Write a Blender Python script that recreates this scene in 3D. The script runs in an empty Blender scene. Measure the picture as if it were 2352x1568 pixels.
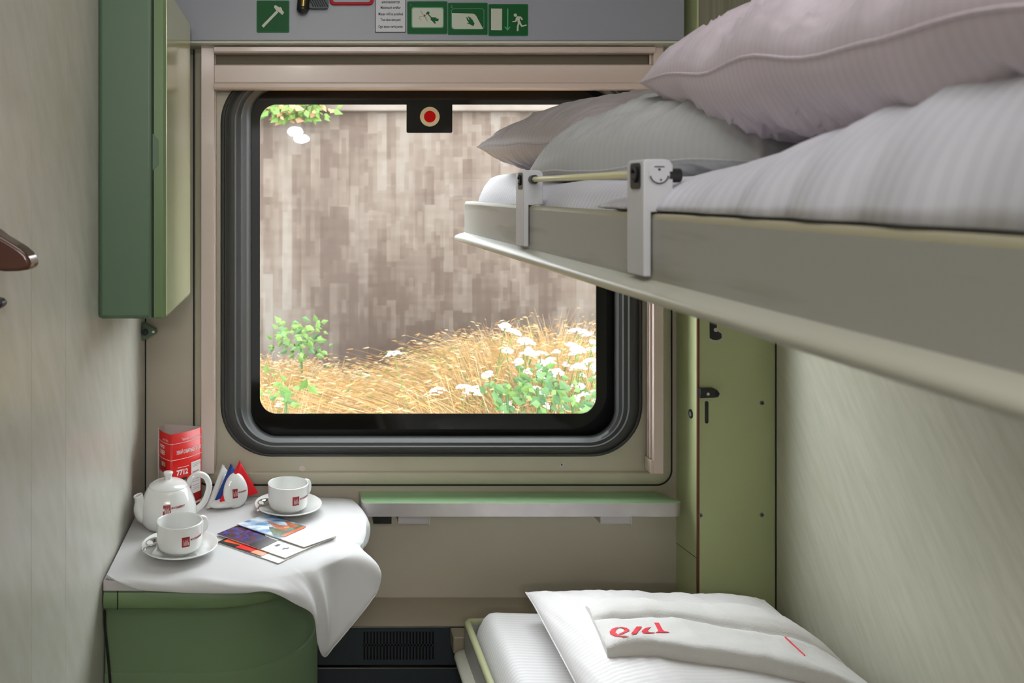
import bpy, bmesh, math, random
from mathutils import Vector, Matrix, noise
R = random.Random(7)
PI = math.pi
scene = bpy.context.scene
COL = scene.collection

# ------------------------------------------------------------------ camera constants
FPX, VPX, VPY, H = 1964.0, 692.0, 438.0, 1.45      # focal length in px, straight-ahead point, eye height

def at(px, py, y):
    return Vector(((px - VPX) * y / FPX, y, H - (py - VPY) * y / FPX))

def on_z(px, py, z):
    return at(px, py, FPX * (H - z) / (py - VPY))

# ------------------------------------------------------------------ materials
def lin(c):
    r = []
    for v in c:
        v /= 255.0
        r.append(v / 12.92 if v <= 0.04045 else ((v + 0.055) / 1.055) ** 2.4)
    return (r[0], r[1], r[2], 1.0)

def mat(name, c, rough=0.5, metal=0.0, c2=None, scale=20.0, stretch=(1, 1, 1), bump=0.0, bscale=None, coat=0.0, spec=0.5, detail=4.0, lo=0.35, hi=0.65, rot=(0, 0, 0), sheen=0.0):
    m = bpy.data.materials.new(name)
    m.use_nodes = True
    nt = m.node_tree
    b = nt.nodes['Principled BSDF']
    b.inputs['Base Color'].default_value = lin(c)
    b.inputs['Roughness'].default_value = rough
    b.inputs['Metallic'].default_value = metal
    b.inputs['Coat Weight'].default_value = coat
    b.inputs['Coat Roughness'].default_value = 0.08
    b.inputs['Specular IOR Level'].default_value = spec
    b.inputs['Sheen Weight'].default_value = sheen
    if c2 or bump:
        tc = nt.nodes.new('ShaderNodeTexCoord')
        mp = nt.nodes.new('ShaderNodeMapping')
        mp.vector_type = 'TEXTURE'
        mp.inputs['Scale'].default_value = tuple(1.0 / q for q in stretch)
        mp.inputs['Rotation'].default_value = rot
        nt.links.new(tc.outputs['Object'], mp.inputs['Vector'])
    if c2:
        n = nt.nodes.new('ShaderNodeTexNoise')
        n.inputs['Scale'].default_value = scale
        n.inputs['Detail'].default_value = detail
        nt.links.new(mp.outputs['Vector'], n.inputs['Vector'])
        r = nt.nodes.new('ShaderNodeValToRGB')
        r.color_ramp.elements[0].position = lo
        r.color_ramp.elements[1].position = hi
        r.color_ramp.elements[0].color = lin(c)
        r.color_ramp.elements[1].color = lin(c2)
        nt.links.new(n.outputs['Fac'], r.inputs['Fac'])
        nt.links.new(r.outputs['Color'], b.inputs['Base Color'])
    if bump:
        n2 = nt.nodes.new('ShaderNodeTexNoise')
        n2.inputs['Scale'].default_value = bscale or scale
        n2.inputs['Detail'].default_value = 3.0
        nt.links.new(mp.outputs['Vector'], n2.inputs['Vector'])
        bp = nt.nodes.new('ShaderNodeBump')
        bp.inputs['Strength'].default_value = bump
        bp.inputs['Distance'].default_value = 0.002
        nt.links.new(n2.outputs['Fac'], bp.inputs['Height'])
        nt.links.new(bp.outputs['Normal'], b.inputs['Normal'])
    return m

def stripe_mat(name, c, c2, freq, axis='X', rough=0.6, bump=0.15):
    """Satin-stripe bed linen: matt and shiny bands woven into one cloth."""
    m = bpy.data.materials.new(name); m.use_nodes = True
    nt = m.node_tree; b = nt.nodes['Principled BSDF']
    tc = nt.nodes.new('ShaderNodeTexCoord')
    w = nt.nodes.new('ShaderNodeTexWave'); w.wave_type = 'BANDS'; w.bands_direction = axis
    w.inputs['Scale'].default_value = freq
    w.inputs['Distortion'].default_value = 0.35
    w.inputs['Detail'].default_value = 1.0
    w.inputs['Detail Scale'].default_value = 0.4
    nt.links.new(tc.outputs['Object'], w.inputs['Vector'])
    r = nt.nodes.new('ShaderNodeValToRGB')
    r.color_ramp.elements[0].position = 0.42; r.color_ramp.elements[1].position = 0.58
    r.color_ramp.elements[0].color = lin(c); r.color_ramp.elements[1].color = lin(c2)
    nt.links.new(w.outputs['Fac'], r.inputs['Fac'])
    nt.links.new(r.outputs['Color'], b.inputs['Base Color'])
    mr = nt.nodes.new('ShaderNodeMapRange')
    mr.inputs['To Min'].default_value = rough; mr.inputs['To Max'].default_value = rough - 0.2
    nt.links.new(w.outputs['Fac'], mr.inputs['Value'])
    nt.links.new(mr.outputs['Result'], b.inputs['Roughness'])
    n2 = nt.nodes.new('ShaderNodeTexNoise'); n2.inputs['Scale'].default_value = 25
    nt.links.new(tc.outputs['Object'], n2.inputs['Vector'])
    bp = nt.nodes.new('ShaderNodeBump'); bp.inputs['Strength'].default_value = bump; bp.inputs['Distance'].default_value = 0.004
    nt.links.new(n2.outputs['Fac'], bp.inputs['Height'])
    nt.links.new(bp.outputs['Normal'], b.inputs['Normal'])
    b.inputs['Sheen Weight'].default_value = 0.15
    return m

M = {}
M['wall_pale'] = mat('wall_pale', (190, 188, 175), 0.30, c2=(200, 198, 188), scale=13, stretch=(1, 2.8, 0.9), rot=(0.6, 0, 0), bump=0.06, bscale=20, detail=5)
M['wall_right'] = mat('wall_right', (180, 178, 158), 0.45, c2=(192, 189, 172), scale=16, stretch=(1, 5.0, 0.7), rot=(-0.66, 0, 0), bump=0.035, bscale=20, detail=4, lo=0.3, hi=0.7)
M['wall_grain'] = mat('wall_grain', (118, 116, 98), 0.5, c2=(138, 134, 114), scale=9, stretch=(14, 14, 0.6), detail=5)
M['cream'] = mat('cream', (186, 179, 158), 0.42, bump=0.05, bscale=300)
M['taupe'] = mat('taupe', (190, 181, 163), 0.5, bump=0.08, bscale=260)
M['ledge'] = mat('ledge', (156, 146, 128), 0.5, bump=0.08, bscale=260)
M['rail'] = mat('rail', (212, 193, 182), 0.28, bump=0.06, bscale=120, coat=0.3)
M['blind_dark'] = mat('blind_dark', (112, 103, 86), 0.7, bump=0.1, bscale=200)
M['panel_grey'] = mat('panel_grey', (144, 147, 156), 0.35, bump=0.05, bscale=260)
M['panel_lip'] = mat('panel_lip', (205, 203, 185), 0.35)
M['rubber'] = mat('rubber', (58, 59, 57), 0.55, bump=0.08, bscale=300)
M['rubber_dk'] = mat('rubber_dk', (18, 18, 18), 0.6)
M['frit'] = mat('frit', (10, 11, 10), 0.06)
M['green_cab'] = mat('green_cab', (88, 112, 88), 0.42, bump=0.04, bscale=350)
M['green_edge'] = mat('green_edge', (108, 132, 90), 0.4, bump=0.04, bscale=350)
M['green_door'] = mat('green_door', (174, 182, 140), 0.18, coat=0.3, bump=0.02, bscale=200)
M['green_low'] = mat('green_low', (106, 128, 94), 0.34, bump=0.06, bscale=420)
M['green_col'] = mat('green_col', (180, 188, 140), 0.42, bump=0.04, bscale=350)
M['brown_edge'] = mat('brown_edge', (104, 58, 36), 0.6)
M['dark'] = mat('dark', (16, 15, 15), 0.5)
M['black_plastic'] = mat('black_plastic', (24, 26, 26), 0.38)
M['steel'] = mat('steel', (190, 188, 186), 0.3, metal=1.0)
M['brushed'] = mat('brushed', (214, 208, 206), 0.45, metal=0.9, c2=(196, 190, 192), scale=8)
M['chrome'] = mat('chrome', (215, 214, 212), 0.1, metal=1.0)
M['brass'] = mat('brass', (170, 145, 90), 0.25, metal=1.0)
M['shelf_green'] = mat('shelf_green', (156, 194, 148), 0.2, bump=0.03, bscale=300, coat=0.3)
M['white_plastic'] = mat('white_plastic', (196, 190, 190), 0.4)
M['post_white'] = mat('post_white', (198, 198, 202), 0.35)
M['heater'] = mat('heater', (46, 54, 60), 0.42, bump=0.12, bscale=500)
M['bunk'] = mat('bunk', (169, 168, 162), 0.4, c2=(138, 136, 118), scale=7, stretch=(1, 0.35, 5), bump=0.05, bscale=60, lo=0.52, hi=0.68)
M['bunk_rim'] = mat('bunk_rim', (160, 154, 128), 0.5)
M['bunk_lip'] = mat('bunk_lip', (188, 187, 172), 0.34, c2=(160, 158, 138), scale=9, stretch=(1, 0.5, 4), lo=0.52, hi=0.72)
M['green_rim'] = mat('green_rim', (168, 170, 128), 0.45)
M['sheet'] = stripe_mat('sheet', (204, 204, 214), (212, 212, 222), 22, 'Y')
M['sheet_low'] = stripe_mat('sheet_low', (208, 206, 204), (218, 216, 215), 32, 'Y')
M['pillow_pink'] = stripe_mat('pillow_pink', (208, 194, 204), (210, 197, 207), 24, 'Y', bump=0.3)
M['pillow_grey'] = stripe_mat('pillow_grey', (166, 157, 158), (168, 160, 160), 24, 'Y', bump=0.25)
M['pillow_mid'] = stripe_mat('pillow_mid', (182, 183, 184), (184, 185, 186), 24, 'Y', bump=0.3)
M['pillow_white'] = stripe_mat('pillow_white', (216, 212, 211), (221, 217, 216), 32, 'Y', bump=0.25)
M['terry'] = mat('terry', (216, 213, 209), 0.9, bump=0.5, bscale=350, sheen=0.2)
M['cloth'] = mat('cloth', (196, 195, 194), 0.75, bump=0.06, bscale=600, sheen=0.2)
M['china'] = mat('china', (222, 223, 220), 0.12, coat=0.6)
M['red_print'] = mat('red_print', (150, 22, 34), 0.3)
M['rzd_red'] = mat('rzd_red', (216, 8, 42), 0.7)
M['red_paper'] = mat('red_paper', (214, 22, 18), 0.35)
M['white_paper'] = mat('white_paper', (226, 222, 218), 0.5)
M['paper_pale'] = mat('paper_pale', (214, 196, 190), 0.5)
M['paper_back'] = mat('paper_back', (188, 178, 172), 0.6)
M['ink'] = mat('ink', (38, 38, 42), 0.5)
M['ink_grey'] = mat('ink_grey', (130, 126, 124), 0.5)
M['phone_orange'] = mat('phone_orange', (226, 140, 40), 0.4)
M['nap_red'] = mat('nap_red', (222, 18, 30), 0.75, bump=0.15, bscale=300)
M['nap_blue'] = mat('nap_blue', (36, 66, 140), 0.75, bump=0.15, bscale=300)
M['nap_white'] = mat('nap_white', (226, 226, 220), 0.75, bump=0.2, bscale=200)
M['sign_green'] = mat('sign_green', (0, 84, 34), 0.45, spec=0.2)
M['sign_edge'] = mat('sign_edge', (6, 108, 66), 0.4, spec=0.3)
M['sign_white'] = mat('sign_white', (186, 190, 172), 0.35)
M['sign_line'] = mat('sign_line', (84, 160, 124), 0.5, spec=0.2)
M['red_frame'] = mat('red_frame', (172, 6, 28), 0.5, spec=0.25)
M['notice'] = mat('notice', (196, 196, 202), 0.4)
M['marker_cream'] = mat('marker_cream', (226, 206, 164), 0.75, spec=0.15)
M['marker_red'] = mat('marker_red', (208, 14, 8), 0.75, spec=0.15)
M['hook_brown'] = mat('hook_brown', (78, 40, 26), 0.22, coat=0.5)
M['yellow_rod'] = mat('yellow_rod', (226, 224, 176), 0.22)
M['floor'] = mat('floor', (120, 112, 98), 0.5)
M['ceiling'] = mat('ceiling', (205, 204, 196), 0.6)
M['sky_pic'] = mat('sky_pic', (96, 146, 192), 0.25, c2=(222, 230, 236), scale=22, stretch=(1, 2.2, 1), lo=0.4, hi=0.6)
M['pic_dark'] = mat('pic_dark', (46, 58, 96), 0.25, c2=(104, 52, 60), scale=45, lo=0.42, hi=0.58)
M['pic_night'] = mat('pic_night', (74, 34, 48), 0.25, c2=(70, 70, 150), scale=60, lo=0.45, hi=0.6)
M['pic_black'] = mat('pic_black', (44, 40, 42), 0.25)
M['pic_orange'] = mat('pic_orange', (232, 92, 46), 0.25)
M['pic_red'] = mat('pic_red', (226, 40, 26), 0.25)
M['pic_pink'] = mat('pic_pink', (230, 20, 88), 0.25)
M['pic_peach'] = mat('pic_peach', (236, 150, 110), 0.25)
M['pic_brown'] = mat('pic_brown', (150, 84, 56), 0.3, c2=(196, 120, 80), scale=90)
M['pic_green'] = mat('pic_green', (66, 86, 60), 0.3, c2=(108, 120, 84), scale=90)
M['pic_teal'] = mat('pic_teal', (70, 140, 122), 0.3)
M['dirt_soil'] = mat('dirt_soil', (128, 100, 62), 0.9, c2=(150, 122, 82), scale=4, detail=8)
M['straw_gold'] = mat('straw_gold', (146, 113, 62), 0.8, c2=(132, 98, 50), scale=3)
M['straw_pale'] = mat('straw_pale', (160, 140, 106), 0.8)
M['straw_brown'] = mat('straw_brown', (130, 97, 58), 0.8)
M['leaf_green'] = mat('leaf_green', (58, 90, 26), 0.7, c2=(78, 100, 32), scale=6)
M['leaf_dark'] = mat('leaf_dark', (40, 74, 28), 0.6, c2=(58, 90, 34), scale=6)
M['leaf_dry'] = mat('leaf_dry', (134, 102, 66), 0.7)
M['coping'] = mat('coping', (98, 90, 82), 0.9, c2=(86, 77, 69), scale=5)
M['petal'] = mat('petal', (186, 182, 178), 0.8)

def wall_stone():
    """rough retaining wall of upright narrow blocks, weathered in large patches"""
    m = bpy.data.materials.new('retaining_stone'); m.use_nodes = True
    nt = m.node_tree; b = nt.nodes['Principled BSDF']; b.inputs['Roughness'].default_value = 0.95
    b.inputs['Specular IOR Level'].default_value = 0.1
    N_ = nt.nodes.new; L_ = nt.links.new
    tc = N_('ShaderNodeTexCoord'); sp = N_('ShaderNodeSeparateXYZ'); L_(tc.outputs['Object'], sp.inputs[0])
    def mth(op, a, b2):
        q = N_('ShaderNodeMath'); q.operation = op
        for k, v in enumerate((a, b2)):
            if v is None: continue
            if isinstance(v, (int, float)): q.inputs[k].default_value = v
            else: L_(v, q.inputs[k])
        return q.outputs[0]
    def blocks(kx, kz):
        cx = mth('FLOOR', mth('MULTIPLY', sp.outputs[0], kx), None)
        w1 = N_('ShaderNodeTexWhiteNoise'); w1.noise_dimensions = '1D'; L_(cx, w1.inputs['W'])
        cz = mth('FLOOR', mth('ADD', mth('MULTIPLY', sp.outputs[2], kz), mth('MULTIPLY', w1.outputs['Value'], 9.0)), None)
        cv = N_('ShaderNodeCombineXYZ'); L_(cx, cv.inputs[0]); L_(cz, cv.inputs[1])
        w2 = N_('ShaderNodeTexWhiteNoise'); w2.noise_dimensions = '2D'; L_(cv.outputs[0], w2.inputs['Vector'])
        return w2.outputs['Value']
    def nz(sc, det):
        mp = N_('ShaderNodeMapping'); mp.inputs['Scale'].default_value = sc; L_(tc.outputs['Object'], mp.inputs['Vector'])
        n = N_('ShaderNodeTexNoise'); n.inputs['Scale'].default_value = 1.0; n.inputs['Detail'].default_value = det; L_(mp.outputs['Vector'], n.inputs['Vector'])
        return n.outputs['Fac']
    t = mth('ADD', mth('MULTIPLY', blocks(17, 4.2), 0.16), mth('MULTIPLY', blocks(36, 12), 0.10))
    t = mth('ADD', t, mth('MULTIPLY', nz((2.6, 1, 0.8), 3), 0.80))
    t = mth('ADD', t, mth('MULTIPLY', nz((2.5, 1, 26), 2), 0.14))
    r = N_('ShaderNodeValToRGB'); els = r.color_ramp.elements
    els[0].position = 0.34; els[0].color = lin((64, 53, 47))
    els[1].position = 0.90; els[1].color = lin((102, 97, 90))
    k = els.new(0.54); k.color = lin((72, 62, 55))
    k = els.new(0.70); k.color = lin((88, 79, 71))
    L_(t, r.inputs['Fac']); L_(r.outputs['Color'], b.inputs['Base Color'])
    return m
M['stone'] = wall_stone()

def glass_mat():
    m = bpy.data.materials.new('window_glass'); m.use_nodes = True
    nt = m.node_tree; nt.nodes.clear()
    out = nt.nodes.new('ShaderNodeOutputMaterial')
    tr = nt.nodes.new('ShaderNodeBsdfTransparent'); tr.inputs['Color'].default_value = (0.96, 0.97, 0.96, 1)
    gl = nt.nodes.new('ShaderNodeBsdfGlossy'); gl.inputs['Roughness'].default_value = 0.02
    fr = nt.nodes.new('ShaderNodeFresnel'); fr.inputs['IOR'].default_value = 1.5
    mx = nt.nodes.new('ShaderNodeMixShader')
    nt.links.new(fr.outputs['Fac'], mx.inputs['Fac'])
    nt.links.new(tr.outputs['BSDF'], mx.inputs[1]); nt.links.new(gl.outputs['BSDF'], mx.inputs[2])
    nt.links.new(mx.outputs['Shader'], out.inputs['Surface'])
    return m
M['glass'] = glass_mat()

# ------------------------------------------------------------------ object helpers
def thing(name, label, cat, loc=(0, 0, 0), group=None, kind=None):
    o = bpy.data.objects.new(name, None); COL.objects.link(o)
    o.location = loc; o.empty_display_size = 0.03
    if label: o['label'] = label
    if cat: o['category'] = cat
    if group: o['group'] = group
    if kind: o['kind'] = kind
    return o

def tag(o, label, cat, group=None, kind=None):
    if label: o['label'] = label
    if cat: o['category'] = cat
    if group: o['group'] = group
    if kind: o['kind'] = kind
    return o

def obj(name, bm, m, parent=None, smooth=False, sub=0, bevel=0.0, angle=35, label=None):
    """World-space bmesh -> one mesh object; its origin is its parent's."""
    off = Vector((0, 0, 0))
    p = parent
    while p is not None:
        off += p.location; p = p.parent
    me = bpy.data.meshes.new(name)
    if parent is None:
        co = [v.co for v in bm.verts]
        c = Vector((sum(v.x for v in co) / len(co), sum(v.y for v in co) / len(co), min(v.z for v in co)))
        off = c
    bmesh.ops.translate(bm, verts=bm.verts, vec=-off)
    bm.normal_update()
    bm.to_mesh(me); bm.free()
    o = bpy.data.objects.new(name, me); COL.objects.link(o)
    if parent is None: o.location = off
    else: o.parent = parent
    ms = m if isinstance(m, (list, tuple)) else [m]
    for k in ms: me.materials.append(M[k] if isinstance(k, str) else k)
    if bevel:
        b = o.modifiers.new('edge', 'BEVEL'); b.width = bevel; b.segments = 3; b.limit_method = 'ANGLE'; b.angle_limit = math.radians(35)
        b.harden_normals = False
    if sub:
        s = o.modifiers.new('smooth', 'SUBSURF'); s.levels = sub; s.render_levels = sub
    if smooth or bevel or sub:
        for f in me.polygons: f.use_smooth = True
        if not sub:
            try: me.set_sharp_from_angle(angle=math.radians(angle))
            except Exception: pass
    if label: o['label'] = label
    return o

def box(bm, x0, x1, y0, y1, z0, z1, mi=0):
    vs = [bm.verts.new(p) for p in ((x0, y0, z0), (x1, y0, z0), (x1, y1, z0), (x0, y1, z0), (x0, y0, z1), (x1, y0, z1), (x1, y1, z1), (x0, y1, z1))]
    for q in ((3, 2, 1, 0), (4, 5, 6, 7), (0, 1, 5, 4), (1, 2, 6, 5), (2, 3, 7, 6), (3, 0, 4, 7)):
        f = bm.faces.new([vs[i] for i in q]); f.material_index = mi
    return vs

def bmbox(*a):
    bm = bmesh.new(); box(bm, *a); return bm

def prism(bm, pts, ext, mi=0):
    """pts: ordered 3-D outline, ext: extrusion vector."""
    ext = Vector(ext)
    a = [bm.verts.new(p) for p in pts]
    b = [bm.verts.new(Vector(p) + ext) for p in pts]
    n = len(pts)
    fs = [bm.faces.new(a), bm.faces.new(list(reversed(b)))]
    for i in range(n):
        fs.append(bm.faces.new((a[i], b[i], b[(i + 1) % n], a[(i + 1) % n])))
    for f in fs: f.material_index = mi
    bmesh.ops.recalc_face_normals(bm, faces=fs)
    return fs

def flat(bm, pts, mi=0):
    f = bm.faces.new([bm.verts.new(p) for p in pts]); f.material_index = mi
    f.normal_update()
    r = bmesh.ops.triangulate(bm, faces=[f])
    for g in r['faces']: g.material_index = mi
    return f

def tube(bm, pts, r, n=10, mi=0, cap=True):
    pts = [Vector(p) for p in pts]
    rr = r if isinstance(r, (list, tuple)) else [r] * len(pts)
    rings = []
    up = None
    for i, p in enumerate(pts):
        d = (pts[min(i + 1, len(pts) - 1)] - pts[max(i - 1, 0)]).normalized()
        if up is None:
            up = d.orthogonal().normalized()
        u = (up - d * up.dot(d))
        u = u.normalized() if u.length > 1e-6 else d.orthogonal().normalized()
        up = u
        w = d.cross(u)
        rings.append([bm.verts.new(p + (u * math.cos(2 * PI * k / n) + w * math.sin(2 * PI * k / n)) * rr[i]) for k in range(n)])
    for a, b in zip(rings, rings[1:]):
        for k in range(n):
            f = bm.faces.new((a[k], a[(k + 1) % n], b[(k + 1) % n], b[k])); f.material_index = mi
    if cap:
        bm.faces.new(list(reversed(rings[0]))).material_index = mi
        bm.faces.new(rings[-1]).material_index = mi

def lathe(bm, prof, c, n=48, mi=0):
    c = Vector(c)
    rings = []
    for r, h in prof:
        if r < 1e-6:
            rings.append([bm.verts.new(c + Vector((0, 0, h)))])
        else:
            rings.append([bm.verts.new(c + Vector((r * math.cos(2 * PI * k / n), r * math.sin(2 * PI * k / n), h))) for k in range(n)])
    for a, b in zip(rings, rings[1:]):
        for k in range(n):
            k2 = (k + 1) % n
            if len(a) == 1 and len(b) == 1: continue
            if len(a) == 1: f = bm.faces.new((a[0], b[k2], b[k]))
            elif len(b) == 1: f = bm.faces.new((a[k], a[k2], b[0]))
            else: f = bm.faces.new((a[k], a[k2], b[k2], b[k]))
            f.material_index = mi
    bmesh.ops.recalc_face_normals(bm, faces=bm.faces)

def disc_y(bm, c, r, y0, y1, n=24, mi=0):
    """round plug with its axis along Y, at centre c=(x,z)"""
    pts = [(c[0] + r * math.cos(2 * PI * k / n), y0, c[1] + r * math.sin(2 * PI * k / n)) for k in range(n)]
    prism(bm, pts, (0, y1 - y0, 0), mi)

def rr(x0, x1, z0, z1, r, n=10):
    """rounded rectangle loop in x,z; r a number or (bl, br, tr, tl)"""
    r = r if isinstance(r, (list, tuple)) else (r,) * 4
    out = []
    for (cx, cz, a0, q) in ((x0 + r[0], z0 + r[0], PI, r[0]), (x1 - r[1], z0 + r[1], 1.5 * PI, r[1]), (x1 - r[2], z1 - r[2], 0, r[2]), (x0 + r[3], z1 - r[3], 0.5 * PI, r[3])):
        for k in range(n + 1):
            a = a0 + 0.5 * PI * k / n
            out.append((cx + q * math.cos(a), cz + q * math.sin(a)))
    return out

def loft(bm, loops, mi=0, closed=True):
    rings = [[bm.verts.new(p) for p in lp] for lp in loops]
    n = len(rings[0])
    fs = []
    for a, b in zip(rings, rings[1:]):
        for k in range(n if closed else n - 1):
            f = bm.faces.new((a[k], a[(k + 1) % n], b[(k + 1) % n], b[k])); f.material_index = mi; fs.append(f)
    return rings, fs

def loop_px(px0, px1, py0, py1, rpx, y, n=10):
    """rounded rectangle at depth y given by its picture rectangle (py0 top)"""
    a = at(px0, py1, y); b = at(px1, py0, y)
    return [(x, y, z) for x, z in rr(a.x, b.x, a.z, b.z, rpx * y / FPX, n)]

def text_bm(s, size, place, bm=None, mi=0, align='LEFT', bold=0.0, width=None):
    """Lettering as real mesh; place(u, v) maps the flat text to its surface."""
    cu = bpy.data.curves.new('lettering', 'FONT'); cu.body = s; cu.size = size; cu.align_x = align; cu.offset = bold
    cu.resolution_u = 3
    o = bpy.data.objects.new('lettering', cu); COL.objects.link(o)
    dg = bpy.context.evaluated_depsgraph_get()
    ev = o.evaluated_get(dg); me = ev.to_mesh()
    bm = bm or bmesh.new()
    vs = [v.co.copy() for v in me.vertices]
    if width and vs:
        w = max(v.x for v in vs) - min(v.x for v in vs)
        k = width / max(w, 1e-6)
        for v in vs: v.x *= k
    mv = [bm.verts.new(place(v.x, v.y)) for v in vs]
    for p in me.polygons:
        try: bm.faces.new([mv[i] for i in p.vertices]).material_index = mi
        except ValueError: pass
    ev.to_mesh_clear()
    bpy.data.objects.remove(o); bpy.data.curves.remove(cu)
    return bm

def cr(ps, t):
    """Catmull-Rom through ps at t in 0..len-1"""
    n = len(ps); i = min(int(t), n - 2); f = t - i
    p0, p1, p2, p3 = ps[max(i - 1, 0)], ps[i], ps[i + 1], ps[min(i + 2, n - 1)]
    return 0.5 * ((2 * p1) + (p2 - p0) * f + (2 * p0 - 5 * p1 + 4 * p2 - p3) * f * f + (3 * p1 - p0 - 3 * p2 + p3) * f ** 3)

def copy_tree(o, parent=None):
    c = o.copy(); COL.objects.link(c)
    if parent is not None: c.parent = parent
    for ch in list(o.children): copy_tree(ch, c)
    return c

# ------------------------------------------------------------------ the compartment shell
XL, XR, YW, YB, ZC = -0.3646, 1.0496, 2.0, -1.3, 2.35
def struct(name, bm, m, **k):
    o = obj(name, bm, m, **k); o['kind'] = 'structure'; return o

struct('floor', bmbox(XL - 0.05, XR + 0.05, YB, YW + 0.06, -0.05, 0), 'floor')
struct('ceiling', bmbox(XL - 0.05, XR + 0.05, YB, YW + 0.06, ZC, ZC + 0.05), 'ceiling')
bm = bmesh.new()
for a, b in ((YB, 1.1545), (1.1560, 1.3225), (1.3238, YW + 0.06)):
    box(bm, XL - 0.02, XL, a, b, 0, ZC)
box(bm, XL - 0.05, XL - 0.02, YB, YW + 0.06, 0, ZC)
struct('wall_left', bm, 'wall_pale')
struct('wall_right', bmbox(XR, XR + 0.05, YB, YW + 0.06, 0, ZC), 'wall_right')
struct('wall_back', bmbox(XL - 0.05, XR + 0.05, YB - 0.05, YB, 0, ZC), 'ceiling')

# window wall: a plate with a rounded opening
PW = dict(px0=507, px1=1475, py0=165, py1=1048)
bm = bmesh.new()
hole_f = loop_px(512, 1470, 170, 1043, 112, YW)
hole_b = [(p[0], YW + 0.06, p[2]) for p in hole_f]
ax, bx, az, bz = XL, XR, 0.0, ZC
def to_rect(lp, y, x0, x1, z0, z1):
    hx0 = min(p[0] for p in lp); hx1 = max(p[0] for p in lp); hz0 = min(p[2] for p in lp); hz1 = max(p[2] for p in lp)
    out = []
    n = len(lp) // 4
    cs = ((x0, z0), (x1, z0), (x1, z1), (x0, z1))
    for i, p in enumerate(lp):
        q = i // n; k = i % n
        c = cs[q]
        # first half of a corner slides along one side, second half along the other
        if q in (0, 2):
            out.append((c[0], y, p[2] if k < n // 2 else c[1]) if k < n // 2 else ((c[0] if k == n // 2 else p[0]), y, c[1]))
        else:
            out.append((p[0], y, c[1]) if k < n // 2 else (c[0], y, c[1] if k == n // 2 else p[2]))
    return out
outer_f = to_rect(hole_f, YW, ax, bx, az, bz)
outer_b = [(p[0], YW + 0.06, p[2]) for p in outer_f]
rings, fs = loft(bm, [outer_b, outer_f, hole_f, hole_b, outer_b])
bmesh.ops.remove_doubles(bm, verts=bm.verts, dist=1e-5)
bmesh.ops.recalc_face_normals(bm, faces=bm.faces)
struct('wall_window', bm, 'taupe')

# narrow seal strip down the left part of the window wall, and the dark corner seam by the right wall
bm = bmesh.new()
s0 = at(446, 1000, YW)
box(bm, XL, XL + 0.002, 1.994, YW, 0.5, 1.78)
struct('trim_1', bm, 'rubber_dk')
struct('trim_2', bmbox(XR - 0.0014, XR, 1.888, 1.8925, 0, ZC), 'rubber_dk')

# sloping ledge under the window wall
z1 = at(0, 1371, YW).z; z2 = at(0, 1438, 1.93).z
bm = bmesh.new()
prism(bm, [(XL, YW, z1), (XL, 1.962, z1 - 0.006), (XL, 1.93, z2), (XL, YW, z2)], (0.8768 - XL, 0, 0))
struct('trim_3', bm, 'ledge', bevel=0.002)

# ------------------------------------------------------------------ window
win = thing('window_1', None, None, at(990, 600, 2.0), kind='structure')
win['label'] = 'wide rounded train window with black rubber gasket looking out on a stone wall'
# moulded surround with its raised lower bead
bm = bmesh.new()
def ins(d, y):
    return loop_px(447 + d, 1541 - d, 70 + d, 1112 - d, max(34 - d, 12), y)
gask_o = loop_px(509, 1473, 166, 1046, 116, 1.9925)
loft(bm, [ins(0, 2.0), ins(0, 1.990), ins(3, 1.9865), ins(24, 1.9835), ins(27, 1.9850), ins(31, 1.9905), gask_o, [(p[0], 2.02, p[2]) for p in gask_o]])
bmesh.ops.recalc_face_normals(bm, faces=bm.faces)
o = obj('window_surround', bm, 'cream', win, smooth=True, angle=50)
# dark groove all round the surround
bm = bmesh.new()
loft(bm, [loop_px(443.5, 1544.5, 66, 1115.5, 36, 2.0), loop_px(443.5, 1544.5, 66, 1115.5, 36, 1.997), loop_px(447, 1541, 70, 1112, 34, 1.997), loop_px(447, 1541, 70, 1112, 34, 2.0)])
bmesh.ops.recalc_face_normals(bm, faces=bm.faces)
obj('seal_strip', bm, 'rubber_dk', win, smooth=True)
# rubber gasket, stepped profile
bm = bmesh.new()
def g(d, y, r):
    # d: fraction across from the outer rim (0) to the glass (1)
    return loop_px(507 + d * 70, 1475 - d * 64, 165 + d * 40, 1048 - d * 48, r, y, 14)
loft(bm, [g(-0.01, 1.994, 118), g(0.0, 1.986, 118), g(0.04, 1.982, 116), g(0.10, 1.982, 113), g(0.14, 1.987, 110), g(0.20, 1.987, 107), g(0.25, 1.983, 104), g(0.40, 1.981, 97), g(0.455, 1.9825, 94), g(0.47, 1.989, 93), g(0.52, 1.997, 89), g(0.66, 2.000, 82), g(0.72, 2.014, 78), g(0.84, 2.018, 71), g(0.94, 2.038, 65), g(1.0, 2.052, 62)])
bmesh.ops.recalc_face_normals(bm, faces=bm.faces)
obj('gasket', bm, 'rubber', win, smooth=True, angle=60)
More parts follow.
